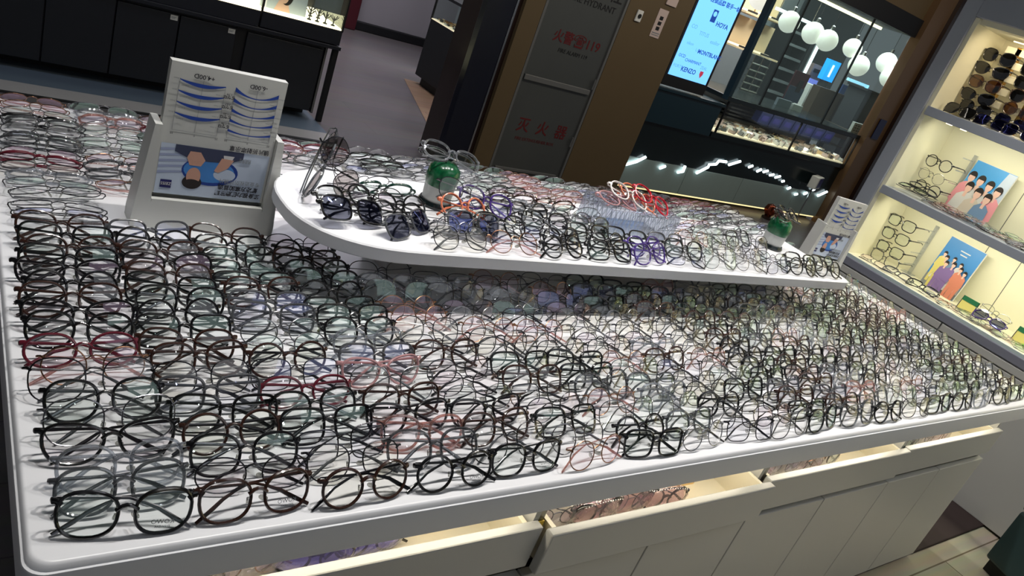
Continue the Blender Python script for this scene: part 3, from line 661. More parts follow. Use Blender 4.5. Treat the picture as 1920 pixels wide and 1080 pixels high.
    for k, s in enumerate(('1.74', '1.67', '1.60', '1.56')):
        X(s, .507, .835 - .075 * k, .006, ink_dark); X('折射率', .507, .815 - .075 * k, .0072, ink_dark, b=.0002)
    for k in range(4): X('2.3mm', .06, .885 - .082 * k, .0045, ink_grey); X('5.6mm', .13, .84 - .082 * k, .0045, ink_grey); X('3.1mm', .42, .815 - .082 * k, .0045, ink_grey)
    for k in range(5): X('6.9mm', .97, .865 - .075 * k, .0045, ink_grey); X('4.2mm', .9, .81 - .075 * k, .0045, ink_grey)
    for u, s in ((.085, '35'), (.275, '0'), (.465, '35'), (.55, '30'), (.745, '0'), (.94, '30')): X(s, u, .482, .006, ink_dark)
    mb.build('printed_chart', t)
    return t
sign_stand((.447, 1.485, .0005), 'big white lens chart sign with upside down print, standing among thin framed glasses')
t = sign_stand((2.848, 1.53, .0005), 'white lens chart sign beyond the square end of the raised shelf, by the wall cabinet', -.265)
t.scale = (.70, .92, .92)

# ------------------------------------------------------------------ lit wall cabinet
t = thing('display_cabinet', (3.5, 0, -T), 'blue grey wall cabinet with cream lit shelves of sunglasses and posters', 'cabinet', rot=(0, 0, 0))
CX = .32
def K(y0, z0, y1, z1, x0, x1, mat, bev=0., mb=None):
    mb = mb or MB(); mb.box(x0, y0, z0 + T, x1, y1, z1 + T, mat, bev); return mb
YE = -1.2
fr = K(1.815, -.02, 1.885, 1.5, 0, CX + .03, cab_frame, .003); K(YE, 1.122, 1.815, 1.5, 0, CX, cab_frame, .003, fr); K(YE, 1.1, 1.815, 1.122, .03, CX, cab_in, 0, fr); fr.build('frame', t)
mb = K(YE, -.02, 1.815, 1.122, CX, CX + .03, cab_in)
for y in (1.37, 1.22, .62): K(y - .0015, -.02, y + .0015, 1.122, CX - .001, CX, grey_groove, 0, mb)
mb.build('back_panel', t)
o = K(1.795, -.02, 1.815, 1.12, .012, CX, cab_in).build('inner_side', t)
for z0, z1 in ((.688, .728), (.305, .343)):
    s_ = K(YE, z0, 1.8, z1, 0, CX, cab_frame, .002).build('shelf', t)
    for yl in (1.73, 1.66):
        m = MB(); m.lathe([(.014, z0 - .004 + T), (.014, z0 + T)], led_warm, 16, Matrix.Translation((.12, yl, 0))); o = m.build('shelf_light', s_); o['label'] = 'small round warm light'
o = K(YE, 1.096, 1.74, 1.1, CX - .05, CX - .044, led_warm).build('top_light', t)
K(YE, -.03, 1.84, -.012, .012, CX + .03, cab_in, .002).build('display_floor', t)
K(YE, -.062, 1.885, -.022, -.012, .02, cab_ledge, .004).build('ledge', t)
o = K(YE, -.022, 1.845, -.008, -.006, .002, acrylic_tint).build('glass_lip', t)
mb = K(YE, -T + .012, 1.885, -.062, .0, CX + .03, cab_base, .003); mb.build('base_body', t)
for y0, y1 in ((1.245, 1.88), (.36, 1.239), (YE, .354)):
    K(y0, -.098, y1, -.066, -.012, .0, cab_base, .002).build('drawer_front', t); K(y0, -T + .012, y1, -.104, -.012, .0, cab_base, .002).build('door', t)
K(YE, -T, 1.87, -T + .012, .01, CX, black_gap).build('plinth', t)
# posters standing at the back of the shelves
def person_print(mb, x, z, s, y, top, hairc=hair):
    mb.poly([(x - .034 * s, y, z - .16 * s), (x + .034 * s, y, z - .16 * s), (x + .036 * s, y, z - .05 * s), (x + .014 * s, y, z - .03 * s), (x - .014 * s, y, z - .03 * s), (x - .036 * s, y, z - .05 * s)], top)
    mb.poly([(x - .007 * s, y - .0001, z - .05 * s), (x + .007 * s, y - .0001, z - .05 * s), (x + .007 * s, y - .0001, z - .02 * s), (x - .007 * s, y - .0001, z - .02 * s)], skin2)
    for q in (-1, 1): mb.poly([(x + q * .036 * s, y - .0001, z - .055 * s), (x + q * .044 * s, y - .0001, z - .13 * s), (x + q * .034 * s, y - .0001, z - .135 * s), (x + q * .028 * s, y - .0001, z - .06 * s)][::q], top)
    if s < .8:
        for q in (-1, 1): mb.poly([(x + q * .016 * s - .013 * s, y, z - .30 * s), (x + q * .016 * s + .013 * s, y, z - .30 * s), (x + q * .016 * s + .016 * s, y, z - .155 * s), (x + q * .016 * s - .016 * s, y, z - .155 * s)], top)
    ell(mb, x, z + .003 * s, .0195 * s, .022 * s, y - .0002, hairc, 16); ell(mb, x, z - .007 * s, .015 * s, .021 * s, y - .0004, skin2, 16)
    mb.poly([(x - .015 * s, y - .0006, z + .002 * s), (x + .015 * s, y - .0006, z + .002 * s), (x + .012 * s, y - .0006, z + .018 * s), (x - .012 * s, y - .0006, z + .018 * s)], hairc)
def poster(loc, w, h, rot, label, bg, people, extra):
    tt = thing('standing_poster', loc, label, 'poster', rot=rot)
    m = MB(); m.box(-w / 2, 0, 0, w / 2, .008, h, paper_white, .001); m.box(-w / 2 + .002, -.0008, .002, w / 2 - .002, 0, h - .002, bg); m.build('board', tt)
    m = MB(); m.box(-.02, .008, 0, .02, .05, .01, acrylic_tint); m.slab([(-.02, 0), (.02, 0), (.004, h * .6), (-.004, h * .6)], .009, .013, acrylic_tint); m.build('easel_foot', tt)
    m = MB(); extra(m)
    for k, (x, z, s, c) in enumerate(people): person_print(m, x, z, s, -.0012 - .0012 * k, c)
    m.build('printed_picture', tt)
def ex1(m):
    m.poly([(.045, -.001, .14), (.098, -.001, .10), (.098, -.001, .246), (.06, -.001, .246)], print_sky)
    m.poly([(-.098, -.001, .003), (.098, -.001, .003), (.098, -.001, .05), (-.098, -.001, .05)], cl_beige)
ppl1 = [(-.075, .175, 1.0, cl_pink), (-.028, .172, 1.0, cl_white), (.022, .165, 1.0, cl_white), (.07, .155, 1.0, cl_pink), (-.055, .128, 1.0, cl_white), (-.002, .118, 1.05, cl_beige), (.05, .112, 1.0, cl_denim)]
poster((3.755, 1.515, .3435), .2, .25, (-.13, 0, -PI / 2 - .12), 'poster of seven young men on blue, standing on the middle shelf', blue_poster, ppl1, ex1)
def ex2(m):
    m.poly([(-.09, -.001, .003), (.09, -.001, .003), (.09, -.001, .05), (-.09, -.001, .06)], ink_grey)
    m.poly([(-.075, -.0014, .045), (-.02, -.0014, .04), (-.02, -.0014, .085), (-.055, -.0014, .085)], cl_white); m.poly([(.03, -.0014, .035), (.088, -.0014, .03), (.088, -.0014, .075), (.03, -.0014, .08)], cl_white)
    for k, w_ in enumerate((.05, .035)): m.box(-.0 - w_ / 2 + .01, -.0012, .212 - .016 * k, w_ / 2 + .01, -.0009, .217 - .016 * k, cl_white)
ppl2 = [(-.066, .172, .5, cl_yellow), (-.048, .158, .52, cl_yellow), (-.012, .168, .46, cl_denim), (.030, .158, .46, cl_white), (-.032, .135, .54, cl_purple), (.002, .145, .56, cl_purple), (.044, .140, .5, cl_orange), (.07, .132, .5, cl_orange)]
poster((3.745, 1.435, -.0115), .185, .255, (-.13, 0, -PI / 2 - .12), 'poster of a group of young men among white boxes, on the lowest shelf', blue_poster2, ppl2, ex2)
# peg stands for sunglasses
for k, y in enumerate((1.665, 1.515)):
    tt = thing('sunglasses_stand', (3.70, y, .7285), ['gold peg stand holding a column of sunglasses beside the cabinet frame', 'gold peg stand holding the second column of sunglasses from the cabinet frame'][k], 'stand', 'sunglasses stands')
    m = MB(); m.box(0, -.012, 0, .03, .012, .345, gold, .002); m.build('post', tt)
    m = MB(); m.box(-.05, -.05, 0, .06, .05, .008, paper_white, .002); m.build('foot', tt)
    for q in range(6):
        m = MB(); m.box(.0, -.055, .03 + .056 * q, .012, .055, .06 + .056 * q, cab_in, .002); m.build('card_step', tt)
for k, (z, y) in enumerate(((.30, 1.63), (-.012, 1.61))):
    if k == 0:
        tt = thing('peg_rail', (3.80, y, .3435), 'clear peg rail holding round glasses on the middle shelf', 'peg rail')
    else:
        tt = thing('peg_rail', (3.80, y, -.0115), 'clear peg rail holding square glasses on the lowest shelf', 'peg rail')
    m = MB(); m.box(0, -.008, 0, .012, .008, .26, acrylic, .001); m.build('rail', tt)
    m = MB(); m.box(-.03, -.03, 0, .012, .03, .006, acrylic, .001); m.build('foot', tt)
    for q in range(4):
        m = MB(); m.tube([(0, 0, .05 + .06 * q), (-.1, 0, .052 + .06 * q)], .003, acrylic, 8); m.build('peg', tt)
# green price card holder and blue leather toy style eyeglass stand on the lowest shelf
for k, (y, lab) in enumerate(((1.255, 'small green topped card holder standing on the lowest shelf beside the poster'), (1.0, 'green topped card holder by the green glass stand on the lowest shelf'))):
    tt = thing('card_holder', (3.66, y, -.0115), lab, 'card holder', rot=(-.2, 0, -PI / 2))
    m = MB(); m.box(-.035, 0, .0, .035, .004, .06, pm('card_yellow%d' % k, (210, 200, 120), .5)); m.build('card', tt)
    m = MB(); m.box(-.037, -.001, .045, .037, .0055, .066, pm('card_green%d' % k, (40, 110, 76), .4)); m.box(-.037, -.001, 0, -.034, .0055, .066, shop_dark); m.box(.034, -.001, 0, .037, .0055, .066, shop_dark); m.build('frame', tt)
tt = thing('leaf_stand', (3.68, .97, -.0115), 'bright green leaf shaped stand on the lowest shelf', 'stand')
lf = pm('leaf_green', (96, 186, 70), .35)
m = MB(); m.slab([(-.012, 0), (.012, 0), (.05, .06), (.03, .11), (0, .135), (-.03, .11), (-.05, .06)], -.006, .006, lf, Matrix.Rotation(-PI / 2, 4, 'Z')); m.build('leaf', tt)
m = MB(); m.lathe([(.03, 0), (.03, .006), (.012, .012)], lf, 18); m.build('foot', tt)
# teal stool in the near corner
t = thing('teal_stool', (3.255, .35, -T), 'dark teal leather stool on the beige tiles in front of the wall cabinet', 'stool', rot=(0, 0, -.3))
mb = MB(); mb.box(-.155, -.155, .05, .155, .155, .28, stool_teal, .012); mb.build('body', t)
mb = MB(); mb.box(-.16, -.16, .28, .16, .16, .34, stool_teal, .02); mb.build('seat_cushion', t)
mb = MB(); mb.box(-.14, -.14, 0, .14, .14, .05, black_gap); mb.build('plinth', t)

# ------------------------------------------------------------------ eyeglasses
SHAPES = dict(round=(.0225, .0215, 2.0, 0.), oval=(.0255, .0185, 2.15, 0.), square=(.0255, .0205, 3.3, .08), panto=(.0245, .0215, 2.45, .10), rectangular=(.027, .0165, 3.4, .05), cat=(.0265, .0195, 2.5, .34), large=(.0275, .0245, 2.6, .08))
def outline(shape, n, side, grow=0.):
    a, b, e, tw = SHAPES[shape]; out = []
    for k in range(n):
        th = 2 * PI * k / n; c, s = math.cos(th), math.sin(th)
        x = (a + grow) * math.copysign(abs(c) ** (2 / e), c); z = (b + grow) * math.copysign(abs(s) ** (2 / e), s)
        # fuller brow and lifted outer corner
        if z > 0: z *= 1 + tw * .5 * (x / a); x *= 1 + tw * .35 * (z / b)
        else: x *= 1 - tw * .5 * (-z / b)
        out.append((side * x, z))
    return out
GS = 1.16
def glasses_meshes(*a_, **k_):
    out = raw_meshes(*a_, **k_)
    for nm, m in out: m.v = [(x * GS, y * GS, z * GS) for x, y, z in m.v]
    return out
def raw_meshes(key, shape, fm, tm, lm, thick=True, opened=False, lo=False, clip=False):
    a, b, e, tw = SHAPES[shape]
    n = 20 if lo else 32; ns = 5 if lo else 7
    gap = .0088 if thick else .0095
    cx = a + gap; rw = .0020 if thick else .0009; rd = .0019 if thick else .0009
    wrap = lambda x: 1.5 * x * x
    fmb = MB()
    for sd in (-1, 1):
        o = outline(shape, n, sd, rw * .7)
        pts = [(sd * cx + x, wrap(sd * cx + x), z) for x, z in o]
        rr = [((rw * (1.35 if (z > b * .3 and thick) else 1.)), rd) for x, z in o] if False else (rd, rw)
        fmb.tube(pts, [(rd, rw * (1.0 + (.45 * max(0, z / b) if thick else 0))) for x, z in o], fm, ns, closed=True, up=(0, 1, 0))
    # bridge
    zb = b * .28 if thick else b * .42
    br = rw * (1.5 if thick else 1.1)
    fmb.tube([(-gap - .001, wrap(gap), zb - .002), (-gap * .5, -.0008, zb + .0022), (0, -.0012, zb + .0034), (gap * .5, -.0008, zb + .0022), (gap + .001, wrap(gap), zb - .002)], (rd, br), fm, ns + 1, up=(0, 1, 0))
    xh = cx + a * (1 + tw * .3) + .0045; zh = b * (.52 + tw * .8)
    for sd in (-1, 1):
        fmb.tube([(sd * (xh - .0075), wrap(xh - .007), zh - .003), (sd * (xh - .003), wrap(xh) - .0005, zh + .0006), (sd * xh, wrap(xh) + .001, zh + .0004), (sd * (xh + .0005), wrap(xh) + .005, zh)], (.0016 if thick else .001, .0032 if thick else .0014), fm, ns + 1, up=(0, 0, 1))
    out = [('rim_frame', fmb)]
    for sd in (-1, 1):
        l = MB(); o = outline(shape, n, sd, .0002)
        ring = [(sd * cx + x, wrap(sd * cx + x) - .0007, z) for x, z in o]; mid = [(sd * cx + x * .5, wrap(sd * cx + x * .5) - .0018, z * .5) for x, z in o]
        N = len(o); c = [(sd * cx, wrap(cx) - .0024, 0)]
        vs = ring + mid + c; fs = []
        for k in range(N):
            k2 = (k + 1) % N; q = (k, k2, N + k2, N + k); tr = (N + k, N + k2, 2 * N)
            if sd < 0: q = q[::-1]; tr = tr[::-1]
            fs += [q[::-1], tr[::-1]]
        l.add(vs, fs, lm); out.append(('lens', l))
    for sd in (-1, 1):
        tmb = MB(); off = .0028 if sd > 0 else .0
        y0 = wrap(xh) + .005
        if opened:
            pts = [(sd * xh, y0, zh), (sd * (xh + .001), y0 + .04, zh), (sd * (xh - .002), y0 + .085, zh - .001), (sd * (xh - .004), y0 + .105, zh - .006), (sd * (xh - .006), y0 + .125, zh - .022), (sd * (xh - .007), y0 + .132, zh - .032)]
            up = (0, 0, 1)
        else:
            pts = [(sd * xh, y0 - .001, zh), (sd * (xh - .004), y0 + .0035 + off, zh), (sd * (xh - .030), y0 + .005 + off, zh - .0015), (sd * (xh - .066), y0 + .005 + off, zh - .004),
                   (sd * (xh - .080), y0 + .004 + off, zh - .009), (sd * (xh - .094), y0 + .002 + off, -b * .12), (sd * (xh - .107), y0 - .001 + off, -b * .52), (sd * (xh - .124), y0 - .005 + off, -b * .98)]
            up = (0, 1, 0)
        w = [.0024, .0024, .0018, .0016, .0017, .0023, .0027, .0021] if thick else [.0013, .0010, .0008, .0008, .0011, .0019, .0022, .0016]
        th_ = .0014 if thick else .0010
        if opened: w = w[:3] + w[-3:]
        tmb.tube(pts, [((q, th_) if opened and False else (th_, q)) if opened else ((q), th_) for q in w] if False else [(th_, q) if opened else (q, th_) for q in w], tm, ns + 1, up=up)
        out.append(('temple', tmb))
    if not lo:
        for sd in (-1, 1):
            p = MB(); p.lathe([(.0006, -.0012), (.003, -.001), (.0034, 0), (.003, .001), (.0006, .0012)], pad_mat, 10, Matrix.Translation((sd * .0085, .0062, -b * .22)) @ Matrix.Rotation(sd * .5, 4, 'Z') @ Matrix.Rotation(PI / 2, 4, 'Y') @ Matrix.Scale(1.9, 4, (0, 1, 0)))
            p.tube([(sd * .0085, .0055, -b * .2), (sd * .0105, .004, -b * .05), (sd * (gap + .001), .0012, 0)], .0005, FR['silver'], 5)
            out.append(('nose_pad', p))
    return out
KINDS = [  # shape, frame, temple, lens, thick, words
    ('round', 'black', 'black', 0, True, 'black round'), ('square', 'black', 'black', 1, True, 'black square'), ('panto', 'brown', 'brown', 0, True, 'dark brown rounded'),
    ('oval', 'gun', 'black', 2, False, 'thin gunmetal oval'), ('round', 'silver', 'silver', 0, False, 'thin silver round'), ('panto', 'clear', 'clear', 0, True, 'clear rounded'),
    ('square', 'grey', 'grey', 3, True, 'smoky grey square'), ('large', 'gun', 'grey', 0, False, 'large thin grey'), ('rectangular', 'black', 'gun', 1, True, 'black rectangular'),
    ('cat', 'black', 'black', 2, True, 'black upswept'), ('round', 'gold', 'blush', 2, False, 'rose gold round'), ('panto', 'blush', 'blush', 2, True, 'clear pink rounded'),
    ('large', 'smoke', 'smoke', 0, True, 'large clear grey'), ('panto', 'black', 'silver', 1, True, 'black rounded'), ('square', 'gun', 'black', 3, False, 'thin gunmetal square'),
    ('oval', 'wine', 'wine', 2, True, 'wine red oval'), ('round', 'brown', 'gun', 4, True, 'dark brown round'), ('large', 'silver', 'silver', 1, False, 'large thin silver'),
    ('panto', 'smoke', 'smoke', 1, True, 'clear grey rounded'), ('panto', 'gun', 'grey', 4, False, 'thin gunmetal rounded'), ('oval', 'silver', 'gun', 1, False, 'thin silver oval'), ('rectangular', 'gun', 'gun', 0, False, 'thin gunmetal rectangular'),
    ('panto', 'green', 'green', 1, True, 'dark green rounded'), ('panto', 'purple', 'purple', 3, True, 'purple rounded'), ('cat', 'rosy', 'rosy', 2, True, 'dusty rose upswept'), ('panto', 'red', 'red', 0, True, 'bright red rounded'), ('round', 'orange', 'orange', 0, True, 'orange round'), ('panto', 'white', 'white', 0, True, 'white rounded'),
]
HI = {}; LO = {}; MINZ = {}
def variant(k, lo=False, opened=False, lens=None):
    key = (k, opened, lens); D = LO if lo else HI
    if key not in D:
        sh, f_, t_, l_, thick, wd = KINDS[k]
        parts = glasses_meshes(str(k), sh, FR[f_], FR[t_], lens or LENS[l_], thick, opened, lo)
        D[key] = [(n, m) if lo else (n, m.mesh(n, True), m) for n, m in parts]
    return D[key]
def minz(k, rx, opened=False, lens=None):
    q = (k, round(rx, 2), opened)
    if q not in MINZ:
        M = Matrix.Rotation(rx, 3, 'X'); lowest = 9
        for p in variant(k, False, opened, lens):
            for v in p[2].v: lowest = min(lowest, (M @ Vector(v)).z)
        MINZ[q] = lowest
    return MINZ[q]
def put_glasses(k, loc, rot, label, group, opened=False, lens=None, name='eyeglasses', cat='eyeglasses', text=False):
    t = thing(name, loc, label, cat, group, rot)
    for p in variant(k, False, opened, lens):
        o = bpy.data.objects.new(p[0], p[1]); COL.objects.link(o); o.parent = t
        if text and p[0] == 'lens':
            pass
    if text:
        sh = KINDS[k][0]; a, b = SHAPES[sh][:2]
        m = MB(); m.text('KOWO', .0075, ink_grey, Matrix.Translation(((a + .0088) * GS, .0004, -b * .5 * GS)) @ Matrix.Rotation(PI / 2, 4, 'X') @ Matrix.Rotation(PI, 4, 'Y'), depth=.00005)
        m.text('EYEWEAR', .0038, ink_grey, Matrix.Translation(((a + .0088) * GS, .0004, -b * .74 * GS)) @ Matrix.Rotation(PI / 2, 4, 'X') @ Matrix.Rotation(PI, 4, 'Y'), depth=.00005)
        ln = [c for c in COL.objects if c.parent is t and c.name.startswith('lens')][1] if False else None
        o = m.build('lens_lettering', t)
    return t
ORD = ('first second third fourth fifth sixth seventh eighth ninth tenth eleventh twelfth thirteenth fourteenth fifteenth sixteenth seventeenth eighteenth nineteenth twentieth twenty-first twenty-second '
       'twenty-third twenty-fourth').split()
R = random.Random(5)
# one pick of frame for every place: the darker styles sit towards the cabinet, lighter ones at the sign end
light = [4, 10, 3, 20, 17, 7, 11, 18, 21, 5, 14, 12, 19, 15, 8]
midw = [3, 14, 7, 4, 12, 13, 6, 19, 5, 2, 18, 17, 10, 1, 20, 16, 21, 7, 4, 19, 20, 14, 17]
darkw = [0, 1, 2, 16, 13, 6, 8, 9, 14, 0, 1, 12, 0, 3, 18, 1, 2, 13]
clearw = [5, 12, 18, 11, 4, 17, 7, 10]
bold = [0, 1, 2, 13, 16, 9, 0, 1, 13, 6, 8, 2]
thinp = [3, 14, 7, 4, 19, 17, 10, 20, 21, 7, 19, 5]
STY = {}
def style_of(i, r, half):
    # neighbours share a style: blocks of two columns by four rows, as a shop assistant lays them out
    q = (i // 2, (r + (i % 4)) // 4, half)
    if q not in STY:
        u = R.random()
        if half == 1: STY[q] = light if i < 6 or u < .4 else midw
        elif i < 3: STY[q] = bold if u < .5 else (midw if u < .85 else clearw)
        elif i < 9: STY[q] = thinp if u < .48 else (bold if u < .68 else (midw if u < .88 else clearw))
        else: STY[q] = bold if u < .52 else (darkw if u < .68 else (thinp if u < .84 else clearw))
    return STY[q]
CAM = Vector((0, 0, .72))
spots = []      # (distance, kind, loc, rot, label, group)
FIX = {(0, 0): 13, (1, 0): 2, (2, 0): 16, (3, 0): 0, (4, 0): 13, (5, 0): 10, (6, 0): 1, (7, 0): 4, (8, 0): 14, (9, 0): 7, (10, 0): 13, (11, 0): 12, (12, 0): 0, (13, 0): 19, (14, 0): 1, (15, 0): 0, (16, 0): 5, (17, 0): 0, (18, 0): 1,
       (0, 1): 18, (0, 2): 5, (0, 3): 9, (0, 4): 17, (1, 1): 3, (1, 2): 13, (1, 3): 16, (2, 1): 19, (2, 2): 14, (3, 1): 12, (3, 2): 11, (4, 1): 7, (5, 1): 4, (6, 1): 0, (0, 8): 15, (0, 9): 13, (8, 2): 0, (9, 3): 1, (5, 6): 1, (4, 7): 2, (3, 6): 24, (2, 5): 15, (5, 5): 2, (6, 5): 1, (6, 6): 1, (0, 13): 9, (0, 14): 1}
for i in range(19):
    x = .182 + .1458 * i
    for half in (0, 1):
        rows = 18 if half == 0 else 16
        for r in range(rows):
            if half == 0: y = .678 + .0418 * r
            else: y = 2.068 - .0405 * r
            under = .73 < x < 2.33
            if half == 0 and under and y > 1.285: continue
            if half == 1 and under and y < 1.90: continue
            if .29 < x < .62 and 1.41 < y < 1.60: continue
            if 2.70 < x < 3.0 and 1.45 < y < 1.62: continue
            if half == 1 and x > 2.33 and x < 2.45 and y < 1.6: continue
            xx = x + R.uniform(-.006, .006) + (.012 * math.sin(r * .5 + i) * .5); yy = y + R.uniform(-.004, .004)
            pool = style_of(i, r, half)
            k = FIX.get((i, r), R.choice(pool)) if half == 0 else R.choice(pool)
            lean = R.uniform(30, 40) if half == 0 else R.uniform(44, 54)
            if r == 0 and half == 0: lean = R.uniform(20, 26)
            rx = -math.radians(round(lean)); rz = R.gauss(0, .05) + (PI if half else 0)
            z = -minz(k, rx)
            wd = KINDS[k][5]
            if half == 0:
                lab = '%s eyeglasses, %s row from the drawers, %s column from the aisle' % (wd, ORD[r], ORD[i])
            else:
                lab = '%s eyeglasses, %s row from the worktop back, %s column from aisle' % (wd, ORD[r], ORD[i])
            p = Vector((xx, yy, z + .0003))
            spots.append(((p - CAM).length, k, p, (rx, 0, rz), lab, 'eyeglasses on the white worktop', (i, r) in ((0, 0), (1, 0), (3, 0), (4, 0)) and half == 0))
# on the raised shelf
nshelf = 0
for r in range(8):
    for i in range(12):
        y = 1.192 + .0435 * r; x = .735 + .142 * i + R.uniform(-.012, .012) + (.03 if r % 2 else 0)
        if x > 2.36: continue
        if i == 0 and (r < 2 or r > 6): continue
        if i == 0: x += .02
        # cups, basket and heap keep their places
        if (Vector((x, y)) - Vector((.93, 1.40))).length < .105 and r > 2: continue
        if 1.35 < x < 1.74 and 1.30 < y < 1.50: continue
        if (Vector((x, y)) - Vector((2.235, 1.36))).length < .12: continue
        back = r >= 5
        k = R.choice(midw if i in (1, 2, 8, 9) else darkw) if not back else R.choice(midw)
        if (i, r) == (4, 0): k = 1
        if (i, r) in ((5, 0), (5, 1)): k = 23
        if (i, r) in ((1, 4), (1, 5), (0, 5)): k = 22
        if (i, r) == (1, 0): k = 19
        if i in (7, 8) and r < 4: k = R.choice([7, 4, 10, 17, 20, 5])
        lean = R.uniform(34, 46); rx = -math.radians(round(lean)); rz = R.gauss(0, .09) + (PI if back else 0)
        p = Vector((x, y, RZ - minz(k, rx) + .0003))
        lab = '%s eyeglasses on raised shelf, %s row from its front, %s from rounded end' % (KINDS[k][5], ORD[r], ORD[i])
        spots.append(((p - CAM).length, k, p, (rx, 0, rz), lab, 'eyeglasses on the raised shelf', False))
# special eyeglasses, each in a place of its own
special = []
def sp_g(k, loc, rot, label, opened=False, lens=None, group=None):
    special.append(put_glasses(k, loc, rot, label, group, opened, lens))
sp_g(12, (.628, 1.395, RZ + .064), (.5, -.85, .9), 'clear grey tinted eyeglasses standing on end at the rounded shelf end', False, lens_grey)
sp_g(7, (.672, 1.40, RZ + .064), (-.2, -2.2, .3), 'large thin grey eyeglasses leaning on the tinted pair at the rounded end', False, lens_grey)
sp_g(1, (.655, 1.262, RZ + .034), (-.9, .1, .15), 'black eyeglasses with dark clip on lenses lying at the rounded shelf end', False, lens_blue)
sp_g(13, (.668, 1.335, RZ + .030), (-.95, 0, .3), 'black eyeglasses lying behind the dark clip on pair at the rounded end', False)
sp_g(6, (.775, 1.245, RZ + .024), (-.8, 0, .5), 'smoky eyeglasses with blue mirrored lenses beside the dark clip on pair', False, lens_blue)
# glasses heaped on the cups and the basket
CUPS = [((.93, 1.42, RZ), 'green topped frosted cup holding up a heap of clear eyeglasses'), ((2.235, 1.39, RZ), 'green glitter topped frosted cup near the square end of the raised shelf')]
for (loc, lab) in CUPS:
    t = thing('display_cup', loc, lab, 'cup')
    m = MB(); m.lathe([(.040, 0), (.042, .006), (.038, .014)], black_gloss, 28); m.build('base_ring', t, smooth=True)
    m = MB(); m.lathe([(.034, .014), (.036, .05)], frost, 28); m.build('frosted_body', t, smooth=True)
    m = MB(); m.lathe([(.036, .05), (.039, .07), (.036, .092), (.024, .104), (.004, .108)], green_glitter, 28); m.build('green_top', t, smooth=True)
sp_g(5, (.925, 1.40, RZ + .131), (-1.05, .12, -.25), 'clear eyeglasses lying topmost on the green topped cup', False)
sp_g(18, (.94, 1.43, RZ + .117), (-1.3, .06, -.1), 'clear grey eyeglasses under the topmost pair on the green topped cup', False)
sp_g(19, (.955, 1.345, RZ + .066), (-.5, .1, -.1), 'thin gunmetal eyeglasses leaning on the front of the green topped cup')
sp_g(26, (.935, 1.305, RZ + .048), (-.75, .1, .1), 'orange eyeglasses lying below the green topped cup')
sp_g(23, (1.01, 1.335, RZ + .056), (-.7, .1, -.2), 'purple eyeglasses lying between the cup and the orange pair')
sp_g(6, (.94, 1.255, RZ + .034), (-.65, .05, .08), 'smoky blue lensed eyeglasses lying before the orange pair', False, lens_blue)
sp_g(0, (2.23, 1.38, RZ + .128), (-1.0, .1, .1), 'black eyeglasses lying topmost on the green glitter cup')
sp_g(2, (2.24, 1.40, RZ + .115), (-1.35, .05, .5), 'dark brown eyeglasses under the black pair on the green glitter cup')
t = thing('clear_basket', (1.545, 1.40, RZ), 'clear woven basket on the raised shelf heaped with bright eyeglasses', 'basket')
m = MB(); m.box(-.135, -.06, 0, .135, .06, .004, acrylic); m.build('floor_plate', t)
for nm, (x0, y0, x1, y1) in dict(a=(-.135, -.062, .135, -.058), b=(-.135, .058, .135, .062), c=(-.137, -.06, -.133, .06), d=(.133, -.06, .137, .06)).items():
    m = MB(); m.box(x0, y0, 0, x1, y1, .075, acrylic)
    L_ = max(x1 - x0, y1 - y0)
    for q in range(int(L_ / .018)):
        s = -L_ / 2 + .009 + q * .018
        for sg in (-1, 1):
            if x1 - x0 > y1 - y0: m.tube([(s - .012 * sg, y0 - .001, .004), (s + .012 * sg, y0 - .001, .073)], .0007, pm('basket_strand', (176, 184, 196), .2) if 'basket_strand' not in MATS else MATS['basket_strand'], 5)
            else: m.tube([(x0 - .001, s - .012 * sg, .004), (x0 - .001, s + .012 * sg, .073)], .0007, MATS['basket_strand'], 5)
    m.tube([(x0, y0, .076), (x1, y1, .076)], .0025, acrylic, 6)
    m.build('basket_side', t)
heap = [(24, -.075, -.015, .085, (-1.2, .1, .1), 'dusty rose eyeglasses'), (27, -.03, .0, .098, (-1.0, .2, -.15), 'white eyeglasses'), (11, -.02, .02, .088, (-1.3, .0, .3), 'clear pink eyeglasses'), (26, .02, .012, .092, (-1.0, .25, -.3), 'orange eyeglasses'), (25, .065, .0, .094, (-.95, .3, -.25), 'topmost bright red eyeglasses'), (25, .075, .03, .082, (-1.3, .1, -.1), 'lower bright red eyeglasses')]
for k, dx, dy, dz, rr, lab in heap: sp_g(k, (1.545 + dx, 1.40 + dy, RZ + dz + .004), rr, lab + ' in the heap on the clear basket')
